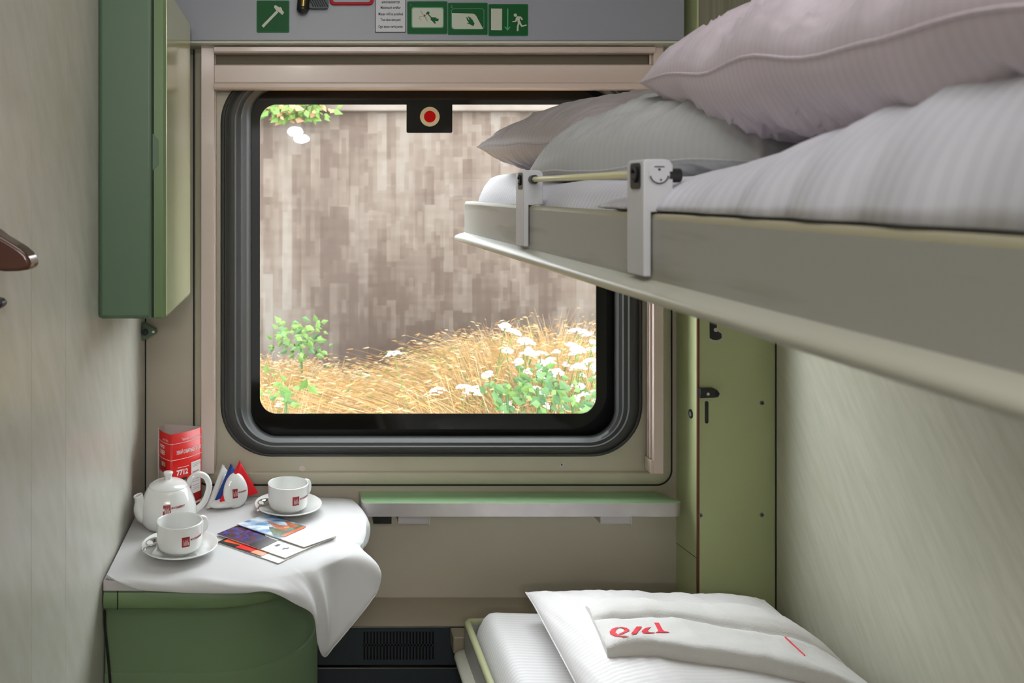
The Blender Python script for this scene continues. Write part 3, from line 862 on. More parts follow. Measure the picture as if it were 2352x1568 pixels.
def cloth():
    bm = bmesh.new()
    C = Vector((XL + 0.004, 1.976, TZ))
    E = [Vector((e[0], e[1], TZ)) for e, h in EH]
    Hm = [h for e, h in EH]
    BV = [Vector((b, 0, 0)) for b in BUL]
    per = 7
    NU = (len(EH) - 1) * per
    inner, edge = 22, 14
    rows = []
    for i in range(NU + 1):
        t = i / per
        e = cr(E, t); h = cr(Hm, t)
        ez = TZ + 0.0016 * (math.sin(e.x * 31 + 1.0) + 0.6 * math.sin(e.x * 57)) * (1 if t > 11 else 0.25)
        row = []
        for j in range(1, inner + 1):
            s = j / inner
            p = C.lerp(e, s)
            p.z = TZ + 0.0007 * noise.noise(Vector((p.x * 14, p.y * 14, 3.1)))
            p.z += 0.0016 * max(0, (s - 0.72) / 0.28) * (math.sin(p.x * 31 + 1.0) + 0.6 * math.sin(p.x * 57)) * (1 if t > 11 else 0.25)
            if s > 0.9: p.z -= 0.0022 * ((s - 0.9) / 0.1) ** 2
            row.append(p)
        out = Vector((h.x - e.x, h.y - e.y, 0))
        drop = e.z - h.z
        bl = cr(BV, t).x
        od = out.normalized() if out.length > 1e-5 else Vector((0, -1, 0))
        # rolls over the edge, then falls to the hem
        for j in range(1, edge + 1):
            s = j / edge
            k = 1 - (1 - s) ** 2.2
            p = Vector((e.x + out.x * k, e.y + out.y * k, ez - 0.002 + (e.z - ez) * s - drop * (s ** 1.35) + 0.002 * s))
            p += od * (bl * math.sin(PI * s))
            row.append(p)
        rows.append(row)
    c = bm.verts.new(C)
    vr = [[bm.verts.new(p) for p in r] for r in rows]
    for a, b in zip(vr, vr[1:]):
        bm.faces.new((c, b[0], a[0]))
        for j in range(len(a) - 1):
            bm.faces.new((a[j], b[j], b[j + 1], a[j + 1]))
    bmesh.ops.recalc_face_normals(bm, faces=bm.faces)
    if sum(f.normal.z for f in bm.faces) < 0: bmesh.ops.reverse_faces(bm, faces=bm.faces)
    return bm, [r[-1] for r in rows]
bm, hem = cloth()
tcl = thing('tablecloth', 'white tablecloth over the corner table, one corner hanging in a point', 'tablecloth', (-0.1, 1.75, TZ))
o = obj('cloth', bm, 'cloth', tcl, smooth=True, angle=180)
sol = o.modifiers.new('thick', 'SOLIDIFY'); sol.thickness = 0.0012; sol.offset = 1
bm = bmesh.new()
tube(bm, [p + Vector((0, -0.0004, 0.001)) for p in hem], 0.0011, 6)
obj('hem', bm, 'cloth', tcl, smooth=True)

# ------------------------------------------------------------------ crockery
TS = TZ + 0.0016
def ring_profile(pts, steps=5):
    v = [Vector((a, b, 0)) for a, b in pts]
    out = []
    for i in range((len(v) - 1) * steps + 1):
        q = cr(v, i / steps); out.append((max(q.x, 0.0), q.y))
    return out

def china_logo(parent, c, rad, z, a0, h=0.019, w=0.0155, tl=0.033, slope=0.0):
    """red upright block with pale towers and a line of tiny red lettering to its right, on a round wall of radius rad(z)"""
    def sp(u, v, lift):
        a = a0 + u / rad(z)
        r_ = rad(z + v) + lift
        return Vector((c[0] + r_ * math.sin(a), c[1] - r_ * math.cos(a), z + v + slope * u))
    bm = bmesh.new()
    n = 5
    for i in range(n):
        u0, u1 = -w / 2 + w * i / n, -w / 2 + w * (i + 1) / n
        for j in range(3):
            v0, v1 = -h / 2 + h * j / 3, -h / 2 + h * (j + 1) / 3
            bm.faces.new([bm.verts.new(sp(u0, v0, 0.0004)), bm.verts.new(sp(u1, v0, 0.0004)), bm.verts.new(sp(u1, v1, 0.0004)), bm.verts.new(sp(u0, v1, 0.0004))])
    lo_ = obj('red_emblem', bm, 'red_print', parent)
    bm = bmesh.new()
    for u0, u1, v0, v1 in ((-0.0042, -0.0034, -0.0062, 0.004), (-0.0026, -0.0016, -0.0068, 0.0005), (-0.0006, 0.0002, -0.0062, 0.0042), (0.0012, 0.0020, -0.0066, 0.002), (0.0034, 0.0042, -0.0058, 0.0045), (0.0044, 0.0056, -0.0062, -0.001)):
        k = h / 0.019
        bm.faces.new([bm.verts.new(sp(u0 * k, v0 * k, 0.0007)), bm.verts.new(sp(u1 * k, v0 * k, 0.0007)), bm.verts.new(sp(u1 * k, v1 * k, 0.0007)), bm.verts.new(sp(u0 * k, v1 * k, 0.0007))])
    obj('emblem_towers', bm, 'paper_pale', lo_)
    bm = text_bm('MOCKBABEPAHT', 0.0052, lambda u, v: sp(w / 2 + 0.0015 + u, v + 0.001, 0.0005), bold=0.0002, width=tl)
    obj('lettering', bm, 'red_print', parent)

# saucer + cup + spoon, built once and copied
def build_cup(c, cup_label, sau_label, spoon_label):
    cx, cy = c
    sa = thing('saucer', sau_label, 'saucer', (cx, cy, TS), group='saucers on the tablecloth')
    bm = bmesh.new()
    lathe(bm, ring_profile([(0.0, 0.0035), (0.02, 0.0032), (0.026, 0.0008), (0.031, 0.0006), (0.040, 0.0048), (0.058, 0.0105), (0.0725, 0.0165), (0.0738, 0.0182), (0.0722, 0.0192), (0.056, 0.0136), (0.040, 0.0078), (0.031, 0.0062), (0.0, 0.0060)], 4), (cx, cy, TS), 72)
    obj('dish', bm, 'china', sa, smooth=True, angle=60)
    cu = thing('coffee_cup', cup_label, 'cup', (cx, cy, TS + 0.0062), group='coffee cups on saucers')
    z0 = TS + 0.0066
    bm = bmesh.new()
    prof = [(0.0, 0.0022), (0.024, 0.002), (0.0285, 0.0002), (0.0315, 0.0002), (0.0335, 0.0035), (0.0405, 0.0065), (0.0432, 0.0135), (0.0442, 0.028), (0.0450, 0.0535), (0.0447, 0.0558), (0.0436, 0.0565), (0.0422, 0.0555), (0.0415, 0.040), (0.0405, 0.018), (0.036, 0.0088), (0.020, 0.0068), (0.0, 0.0066)]
    lathe(bm, ring_profile(prof, 4), (cx, cy, z0), 72)
    obj('bowl', bm, 'china', cu, smooth=True, angle=60)
    bm = bmesh.new()
    hd = Vector((math.cos(math.radians(38)), math.sin(math.radians(38)), 0))
    base = Vector((cx, cy, z0))
    hp = [base + hd * r_ + Vector((0, 0, h)) for r_, h in ((0.042, 0.050), (0.050, 0.0512), (0.0575, 0.047), (0.0605, 0.037), (0.0580, 0.027), (0.0505, 0.0205), (0.042, 0.0195))]
    tube(bm, [cr(hp, t / 5) for t in range(31)], 0.0042, 12)
    obj('handle', bm, 'china', cu, smooth=True)
    def rad(z): return 0.0440 + (z - z0 - 0.028) * 0.03
    china_logo(cu, (cx, cy), rad, z0 + 0.0305, math.radians(23), slope=0.02)
    sp = thing('teaspoon', spoon_label, 'spoon', (cx - 0.05, cy, TS + 0.014), group='spoons on the saucers')
    bm = bmesh.new()
    # bowl of the spoon: dished oval
    q = Vector((cx - 0.054, cy + 0.010, TS + 0.0165))
    ax = Vector((0.28, 0.96, 0)).normalized(); sd = Vector((ax.y, -ax.x, 0))
    n, mrings = 20, 5
    cvt = bm.verts.new(q + Vector((0, 0, -0.004)))
    prev = None
    for j in range(1, mrings + 1):
        s = j / mrings
        ringv = [bm.verts.new(q + ax * (0.021 * s * math.cos(2 * PI * k / n)) + sd * (0.0135 * s * math.sin(2 * PI * k / n)) + Vector((0, 0, -0.004 * (1 - s * s) + 0.001 * s))) for k in range(n)]
        for k in range(n):
            if prev is None: bm.faces.new((cvt, ringv[k], ringv[(k + 1) % n]))
            else: bm.faces.new((prev[k], ringv[k], ringv[(k + 1) % n], prev[(k + 1) % n]))
        prev = ringv
    o = obj('spoon_bowl', bm, 'chrome', sp, smooth=True, angle=180)
    o.modifiers.new('thick', 'SOLIDIFY').thickness = 0.0009
    bm = bmesh.new()
    hp = [q - ax * 0.020 + Vector((0, 0, 0.0012)), q - ax * 0.035 + Vector((0, 0, 0.0015)), q - ax * 0.052 + sd * 0.004 + Vector((0, 0, 0.0015))]
    tube(bm, [cr(hp, t / 4) for t in range(9)], [0.0016 + 0.0001 * t for t in range(9)], 8)
    obj('spoon_handle', bm, 'chrome', sp, smooth=True)
    return sa, cu, sp
near_xy = (-0.2372, 1.670)
far_xy = (-0.0287, 1.885)
trio = build_cup(near_xy, 'white coffee cup with red emblem nearest the table front', 'white saucer under the coffee cup nearest the table front', 'steel teaspoon lying on the saucer nearest the table front')
for o, lb in zip(trio, ('white coffee cup with red emblem standing right of the napkin holder', 'white saucer under the cup right of the napkin holder', 'steel teaspoon on the saucer right of the napkin holder')):
    c = copy_tree(o)
    c.location = o.location + Vector((far_xy[0] - near_xy[0], far_xy[1] - near_xy[1], 0))
    c['label'] = lb

# teapot
tx, ty = -0.281, 1.806
tp = thing('teapot', 'white china teapot with red emblem in front of the red leaflet', 'teapot', (tx, ty, TS))
TPP = [(0.0, 0.002), (0.030, 0.0012), (0.040, 0.0006), (0.050, 0.005), (0.0575, 0.016), (0.0595, 0.028), (0.0580, 0.044), (0.0530, 0.062), (0.0460, 0.077), (0.0415, 0.0835), (0.0395, 0.0845)]
bm = bmesh.new(); lathe(bm, ring_profile(TPP, 4), (tx, ty, TS), 72)
body = obj('body', bm, 'china', tp, smooth=True, angle=80)
bm = bmesh.new(); lathe(bm, ring_profile([(0.0400, 0.0835), (0.0408, 0.0852), (0.038, 0.0885), (0.028, 0.0940), (0.016, 0.0975), (0.0085, 0.0985)], 4), (tx, ty, TS), 64)
lid = obj('lid', bm, 'china', tp, smooth=True, angle=80)
bm = bmesh.new(); lathe(bm, ring_profile([(0.0085, 0.0975), (0.0072, 0.101), (0.0082, 0.106), (0.0102, 0.1105), (0.0098, 0.1130), (0.006, 0.1142), (0.0, 0.1145)], 4), (tx, ty, TS), 40)
obj('knob', bm, 'china', lid, smooth=True, angle=80)
sd_ = Vector((-0.93, -0.37, 0)).normalized()
b0 = Vector((tx, ty, TS))
bm = bmesh.new()
spp = [b0 + sd_ * r_ + Vector((0, 0, h)) for r_, h in ((0.036, 0.026), (0.052, 0.030), (0.0600, 0.043), (0.0600, 0.058), (0.0640, 0.0725))]
tube(bm, [cr(spp, t / 4) for t in range(17)], [0.0200, 0.0195, 0.0188, 0.0180, 0.0172, 0.0164, 0.0155, 0.0145, 0.0135, 0.0126, 0.0118, 0.0112, 0.0107, 0.0102, 0.0098, 0.0096, 0.0098], 20, cap=False)
spo = obj('spout', bm, 'china', tp, smooth=True)
spo.modifiers.new('wall', 'SOLIDIFY').thickness = 0.0022
bm = bmesh.new()
hv = Vector((0.86, 0.30, 0)).normalized()
hp = [b0 + hv * r_ + Vector((0, 0, h)) for r_, h in ((0.040, 0.078), (0.050, 0.094), (0.064, 0.101), (0.080, 0.094), (0.088, 0.076), (0.084, 0.055), (0.073, 0.036), (0.056, 0.024))]
tube(bm, [cr(hp, t / 5) for t in range(36)], 0.0066, 14)
obj('handle', bm, 'china', tp, smooth=True)
def radt(z):
    h = z - TS
    for (r0, h0), (r1, h1) in zip(TPP, TPP[1:]):
        if h0 <= h <= h1: return r0 + (r1 - r0) * (h - h0) / max(h1 - h0, 1e-6)
    return 0.0595
china_logo(tp, (tx, ty), radt, at(0, 1172, 1.75).z, math.radians(6), slope=0.05, h=0.019, w=0.0155, tl=0.030)

# red lottery leaflet folded into a three sided stand
ZL0, ZL1 = TS, 0.9196
lf = thing('table_leaflet', 'red folded paper leaflet standing upright in the corner behind the teapot', 'leaflet', (-0.27, 1.9, TS))
LB, LC, LA, LE, LD = Vector((-0.284, 1.860)), Vector((-0.2243, 1.922)), Vector((-0.3165, 1.906)), Vector((-0.321, 1.908)), Vector((-0.312, 1.943))
def curve2(a, b, bulge, n=14):
    d = b - a; nn = Vector((d.y, -d.x)).normalized()
    return [a + d * (k / n) + nn * bulge * math.sin(PI * k / n) for k in range(n + 1)]
RF = curve2(LB, LC, 0.006); LFc = curve2(LB, LA, -0.004)
def sheet(path, z0, z1, name, m, parent, label=None):
    bm = bmesh.new()
    loft(bm, [[(p.x, p.y, z0) for p in path], [(p.x, p.y, z1) for p in path]], closed=False)
    o = obj(name, bm, m, parent, smooth=True, angle=180, label=label)
    o.modifiers.new('thick', 'SOLIDIFY').thickness = 0.0004
    return o
rfo = sheet(RF, ZL0, ZL1, 'right_face', 'red_paper', lf)
lfo = sheet(LFc, ZL0, ZL1, 'left_face', 'red_paper', lf)
sheet([LA + (LE - LA) * 0.0, LE, LD] + curve2(LD, LC, -0.004)[1:], ZL0, ZL1, 'back_face', 'paper_back', lf, 'pale unprinted back')
def onface(path, side):
    n = len(path) - 1
    ln = (path[-1] - path[0]).length
    def f(u, v, lift=0.0006):
        t = min(max(u / ln, 0), 1) * n
        i = min(int(t), n - 1); p = path[i].lerp(path[i + 1], t - i)
        d = (path[i + 1] - path[i]).normalized(); nn = Vector((d.y, -d.x)) * side
        return Vector((p.x + nn.x * lift, p.y + nn.y * lift, v))
    return f, ln
fR, lenR = onface(RF, 1.0); fL, lenL = onface(LFc, -1.0)
def grid_on(bm, f, u0, u1, v0, v1, mi=0, n=8, lift=0.0005):
    for k in range(n):
        a, b = u0 + (u1 - u0) * k / n, u0 + (u1 - u0) * (k + 1) / n
        bm.faces.new([bm.verts.new(f(a, v0, lift)), bm.verts.new(f(b, v0, lift)), bm.verts.new(f(b, v1, lift)), bm.verts.new(f(a, v1, lift))]).material_index = mi
LH = ZL1 - ZL0
zz = lambda fr: ZL1 - LH * fr
bm = bmesh.new()
for fr in (0.125, 0.325): grid_on(bm, fR, 0, lenR, zz(fr) - 0.0005, zz(fr) + 0.0005)
grid_on(bm, fR, 0.052 * 1.0, lenR - 0.004, zz(0.80), zz(0.40))
grid_on(bm, fR, 0.016, 0.046, zz(0.432), zz(0.426))
grid_on(bm, fR, 0, lenR, ZL0, zz(0.91))
obj('stripe_pattern', bm, 'white_paper', rfo)
bm = bmesh.new()
text_bm('Тиражная лотерея «6 из 36»', 0.0075, lambda u, v: fR(0.026 + u, zz(0.098) + v), bm, width=0.056)
text_bm('УЗНАЙ О ВЫИГРЫШЕ ПО СМС', 0.011, lambda u, v: fR(0.0135 + u, zz(0.262) + v), bm, width=0.070, bold=0.0003)
text_bm('7712', 0.0155, lambda u, v: fR(0.0135 + u, zz(0.520) + v), bm, width=0.029, bold=0.0007)
obj('lettering', bm, 'white_paper', rfo)
bm = bmesh.new()
grid_on(bm, fR, 0.017, 0.039, zz(0.86), zz(0.560), 0, lift=0.0006)
grid_on(bm, fR, 0.0185, 0.0365, zz(0.84), zz(0.592), 1, lift=0.0009)
obj('phone_picture', bm, ['ink', 'phone_orange'], rfo)
bm = bmesh.new()
for k, (fr, w, mi) in enumerate(((0.425, .024, 0), (0.445, .026, 0), (0.462, .018, 0), (0.525, .02, 1), (0.535, .02, 1), (0.575, .014, 0), (0.60, .02, 0), (0.625, .018, 0), (0.655, .022, 0), (0.70, .02, 1), (0.73, .022, 0), (0.75, .02, 0))):
    grid_on(bm, fR, 0.0555, 0.0555 + w, zz(fr) - 0.0004, zz(fr) + 0.0004, mi, 4, 0.0008)
grid_on(bm, fR, 0.066, 0.080, ZL0 + 0.005, ZL0 + 0.011, 1, 4, 0.0008)
obj('lettering', bm, ['ink_grey', 'red_print'], rfo)
bm = bmesh.new()
for fr in (0.125, 0.325): grid_on(bm, fL, 0, lenL, zz(fr) - 0.0005, zz(fr) + 0.0005)
text_bm('«6 из 36»', 0.0075, lambda u, v: fL(lenL - 0.002 - 0.030 - 0.002 + 0.012 - 0.004 + (0.030 - u) * 0 + 0.0 - 0.024 + 0.024 - u + 0.0, zz(0.098) + v), bm, width=0.022)
text_bm('ЛОТО', 0.009, lambda u, v: fL(0.046 - u, zz(0.20) + v), bm, width=0.024, bold=0.0004)
text_bm('ЩЕ!', 0.012, lambda u, v: fL(0.046 - u, zz(0.275) + v), bm, width=0.024, bold=0.0005)
obj('lettering', bm, 'white_paper', lfo)
bm = bmesh.new()
grid_on(bm, fL, 0.014, lenL - 0.003, zz(0.47), zz(0.345), 0)
for u0, mi in ((0.018, 1), (0.026, 2), (0.034, 1)):
    grid_on(bm, fL, u0, u0 + 0.005, zz(0.42), zz(0.365), mi, 3, 0.0008)
grid_on(bm, fL, 0.012, lenL - 0.002, zz(0.62), zz(0.50), 3)
obj('left_pictures', bm, ['red_print', 'pic_peach', 'white_paper', 'paper_pale'], lfo)

# napkin holder with three napkins
nh = thing('napkin_holder', 'white egg-shaped china napkin holder with red emblem', 'napkin holder', (-0.155, 1.915, TS))
ang = math.radians(29)
U = Vector((math.cos(ang), math.sin(ang), 0)); N = Vector((math.sin(ang), -math.cos(ang), 0)); Zv = Vector((0, 0, 1))
hc = on_z(546, 1168, TS) - N * 0.0115
def egg(bm, c, hw, hh, ht, up):
    n, mm = 36, 24
    rings = []
    for j in range(mm + 1):
        th = PI * j / mm
        zf = -math.cos(th); rf_ = math.sin(th)
        # wider below, narrower above
        wk = hw * (1.0 - 0.16 * zf)
        rings.append([bm.verts.new(c + U * (wk * rf_ * math.cos(2 * PI * k / n)) + N * (ht * rf_ * math.sin(2 * PI * k / n)) + up * (hh * zf)) for k in range(n)] if 0 < j < mm else [bm.verts.new(c + up * (hh * zf))])
    for a, b in zip(rings, rings[1:]):
        for k in range(n):
            k2 = (k + 1) % n
            if len(a) == 1: bm.faces.new((a[0], b[k2], b[k]))
            elif len(b) == 1: bm.faces.new((a[k], a[k2], b[0]))
            else: bm.faces.new((a[k], a[k2], b[k2], b[k]))
    bmesh.ops.recalc_face_normals(bm, faces=bm.faces)
upf = (Zv - N * 0.10).normalized()
bm = bmesh.new(); egg(bm, hc + Zv * 0.038, 0.0295, 0.0385, 0.0125, upf)
fl = obj('front_shell', bm, 'china', nh, smooth=True, angle=180)
bm = bmesh.new(); egg(bm, hc - N * 0.036 - U * 0.010 + Zv * 0.032, 0.026, 0.032, 0.009, upf)
obj('back_shell', bm, 'china', nh, smooth=True, angle=180)
bm = bmesh.new(); egg(bm, hc - N * 0.010 - U * 0.014 + Zv * 0.0115, 0.044, 0.0114, 0.022, Zv)
obj('foot', bm, 'china', nh, smooth=True, angle=180)
def on_shell(u, v, lift=0.0006):
    zf = v / 0.0385; wk = 0.0295 * (1 - 0.16 * zf)
    q = 1 - zf * zf - (u / wk) ** 2
    return hc + Zv * 0.038 + U * u + upf * v + N * (0.0125 * math.sqrt(max(q, 0.01)) + lift)
bm = bmesh.new()
for i in range(4):
    for j in range(4):
        u0, u1 = -0.0125 + 0.0118 * i / 4, -0.0125 + 0.0118 * (i + 1) / 4
        v0, v1 = -0.013 + 0.020 * j / 4, -0.013 + 0.020 * (j + 1) / 4
        bm.faces.new([bm.verts.new(on_shell(*q)) for q in ((u0, v0), (u1, v0), (u1, v1), (u0, v1))])
em = obj('red_emblem', bm, 'red_print', nh)
bm = bmesh.new()
for u0, u1, v0, v1 in ((-0.0105, -0.0098, -0.009, 0.002), (-0.0085, -0.0075, -0.0095, -0.002), (-0.0064, -0.0057, -0.009, 0.0025), (-0.0042, -0.0034, -0.0092, 0.0), (-0.0024, -0.0016, -0.0088, 0.002)):
    bm.faces.new([bm.verts.new(on_shell(*q, 0.0009)) for q in ((u0, v0), (u1, v0), (u1, v1), (u0, v1))])
obj('emblem_towers', bm, 'paper_pale', em)
obj('lettering', text_bm('MOCKBABEPAHT', 0.0045, lambda u, v: on_shell(0.001 + u, -0.003 + v), bold=0.0002, width=0.022), 'red_print', nh)

def napkin(label, m, ap, le, ri, th):
    """folded triangular napkin: two leaves meeting at a fold, with slightly bellied sides"""
    a, l, r_ = at(*ap), at(*le), at(*ri)
    nn = (l - a).cross(r_ - a).normalized()
    if nn.y > 0: nn = -nn
    n = 10
    bm = bmesh.new()
    layers = []
    for side, off in ((1, th), (0.35, th * 0.35), (-1, -th)):
        g_ = []
        for j in range(n + 1):
            t = j / n
            p0 = a.lerp(l, t); p1 = a.lerp(r_, t)
            row = []
            for i in range(n + 1):
                s = i / n
                p = p0.lerp(p1, s)
                edge = min(1.0, 6 * min(s, 1 - s) + 0.35) * min(1.0, 5 * t + 0.25)
                row.append(p + nn * off * edge + nn * 0.0016 * math.sin(5 * s + 3 * t))
            g_.append(row)
        layers.append(g_)
    for g_ in (layers[0], layers[2]):
        v = [[bm.verts.new(p) for p in row] for row in g_]
        for j in range(n):
            for i in range(n):
                bm.faces.new((v[j][i], v[j][i + 1], v[j + 1][i + 1], v[j + 1][i]))
        g_.append(v)
    A, B = layers[0][-1], layers[2][-1]
    edge_a = [A[0][i] for i in range(n + 1)] + [A[j][n] for j in range(1, n + 1)] + [A[n][i] for i in range(n - 1, -1, -1)] + [A[j][0] for j in range(n - 1, 0, -1)]
    edge_b = [B[0][i] for i in range(n + 1)] + [B[j][n] for j in range(1, n + 1)] + [B[n][i] for i in range(n - 1, -1, -1)] + [B[j][0] for j in range(n - 1, 0, -1)]
    for k in range(len(edge_a)):
        k2 = (k + 1) % len(edge_a)
        try: bm.faces.new((edge_a[k], edge_a[k2], edge_b[k2], edge_b[k]))
        except ValueError: pass
    # a folded-over leaf on the left side
    fl_ = [a.lerp(l, 0.02) + nn * th, a.lerp(l, 1.0) + nn * th, a.lerp(l, 1.0).lerp(r_, 0.11) + nn * (th + 0.003), a.lerp(l, 0.5).lerp(a.lerp(r_, 0.5), 0.17) + nn * (th + 0.0028), a.lerp(r_, 0.03) + nn * (th + 0.001)]
    v = [bm.verts.new(p) for p in fl_]
    bm.faces.new(v)
    bmesh.ops.remove_doubles(bm, verts=bm.verts, dist=1e-5)
    bmesh.ops.recalc_face_normals(bm, faces=bm.faces)
    o = obj('napkin', bm, m, None, smooth=True, angle=50)
    return tag(o, label, 'napkin', 'napkins in the holder')
napkin('white folded napkin leaning at the left of the holder', 'nap_white', (511, 1066, 1.944), (473, 1168, 1.895), (562, 1130, 1.972), 0.0045)
napkin('blue folded napkin between the white and the red one', 'nap_blue', (530, 1065, 1.933), (489, 1159, 1.898), (577, 1130, 1.960), 0.0045)
napkin('red folded napkin standing tallest in front of the blue one', 'nap_red', (550, 1058, 1.921), (503, 1153, 1.893), (592, 1131, 1.947), 0.0035)

# three picture leaflets fanned on the cloth
def card(label, L, T, Rr, B, z, frac0, frac1, pics):
    """corners in picture px; printed picture covers from the L-T edge to frac of the way to B-R"""
    P = [on_z(L[0], L[1], z), on_z(B[0], B[1], z), on_z(Rr[0], Rr[1], z), on_z(T[0], T[1], z)]   # L, B, R, T
    c = thing('postcard', label, 'leaflet', (sum((p for p in P), Vector()) / 4).to_tuple(), group='picture leaflets on the tablecloth')
    bm = bmesh.new(); prism(bm, P, (0, 0, -0.0012))
    obj('paper', bm, 'white_paper', c)
    def q(s, t, lift=0.0003):   # s along L->B, t across L->T
        return P[0].lerp(P[1], s).lerp(P[3].lerp(P[2], s), t) + Vector((0, 0, lift))
    mats = []; bm = bmesh.new()
    for k, (m_, pts) in enumerate(pics):
        if m_ not in mats: mats.append(m_)
        flat(bm, [q(s * (frac0 + (frac1 - frac0) * t), t, 0.0003 + 0.00012 * k) for s, t in pts], mats.index(m_))
    for f in bm.faces:
        f.normal_update()
        if f.normal.z < 0: f.normal_flip()
    obj('printed_picture', bm, mats, c)
    return c, q
FULL = [(0, 0), (1, 0), (1, 1), (0, 1)]
card('lowest picture leaflet of the fan, orange and red print', (498.5, 1245), (631, 1184), (772, 1232), (639.5, 1292.5), TS + 0.0014, 0.72, 0.68, [
    ('pic_black', FULL),
    ('pic_orange', [(0.06, 0.06), (0.44, 0.10), (0.46, 0.5), (0.05, 0.5)]),
    ('pic_red', [(0.40, 0.02), (0.80, 0.05), (0.92, 0.6), (0.5, 0.6)]),
    ('pic_peach', [(0.74, 0.02), (1.0, 0.02), (1.0, 0.4), (0.84, 0.36)])])
_, q2 = card('middle picture leaflet of the fan, dark blue print with pink swoosh', (498, 1226), (613, 1178), (771, 1231), (655, 1280.5), TS + 0.0042, 0.655, 0.60, [
    ('pic_dark', FULL),
    ('pic_night', [(0, 0.0), (0.5, 0.1), (0.6, 0.5), (0.3, 0.7), (0.0, 0.5)]),
    ('sky_pic', [(0, 0.45), (0.35, 0.55), (0.3, 1.0), (0, 1.0)]),
    ('pic_black', [(0.72, 0.0), (1.0, 0.0), (1.0, 0.5), (0.8, 0.4)]),
    ('white_paper', [(0.55, 0.45), (0.72, 0.36), (1.0, 0.35), (1.0, 0.72), (0.75, 0.75)]),
    ('pic_pink', [(0.46, 0.50), (0.56, 0.47), (0.78, 0.66), (0.95, 0.72), (0.95, 0.8), (0.6, 0.74)])])
mc = [o for o in bpy.data.objects if o.name.startswith('postcard')][-1]
bm = bmesh.new()
flat(bm, [q2(0.70, 0.20), q2(0.735, 0.20), q2(0.735, 0.28), q2(0.70, 0.28)], 0)
for s_, t_ in ((0.82, 0.18), (0.84, 0.22)): flat(bm, [q2(s_, t_), q2(s_ + 0.02, t_), q2(s_ + 0.02, t_ + 0.06), q2(s_, t_ + 0.06)], 0)
for k in range(5): flat(bm, [q2(0.70 + k * 0.035, 0.36), q2(0.704 + k * 0.035, 0.36), q2(0.704 + k * 0.035, 0.52 + 0.04 * (k % 2)), q2(0.70 + k * 0.035, 0.52)], 1)
for f in bm.faces:
    f.normal_update()
    if f.normal.z < 0: f.normal_flip()
obj('lettering', bm, ['ink', 'ink_grey'], mc)
card('topmost picture leaflet of the fan, blue sky above coloured towers', (544, 1203), (613, 1180), (773, 1229.5), (698.5, 1255.5), TS + 0.0075, 0.665, 0.60, [
    ('sky_pic', FULL),
    ('pic_green', [(0.80, 0.05), (0.55, 0.30), (0.50, 0.36), (0.56, 0.42), (0.62, 0.40), (0.68, 0.60), (0.72, 0.98), (0.985, 0.98), (0.97, 0.3), (0.95, 0.04)]),
    ('pic_brown', [(0.66, 0.40), (0.30, 0.60), (0.28, 0.63), (0.32, 0.65), (0.60, 0.64), (0.70, 0.74), (0.56, 0.86), (0.50, 0.92), (0.56, 0.96), (0.72, 0.92), (0.84, 0.95), (0.88, 0.55), (0.80, 0.42)]),
    ('pic_teal', [(0.80, 0.52), (0.86, 0.50), (0.90, 0.66), (0.84, 0.68)]),
    ('pic_peach', [(0.70, 0.56), (0.76, 0.52), (0.80, 0.66), (0.74, 0.70)]),
    ('pic_green', [(0.88, 0.40), (0.94, 0.40), (0.95, 0.95), (0.90, 0.95)]),
    ('pic_orange', [(0.93, 0.12), (1.005, 0.14), (1.01, 0.93), (0.945, 0.93)])])

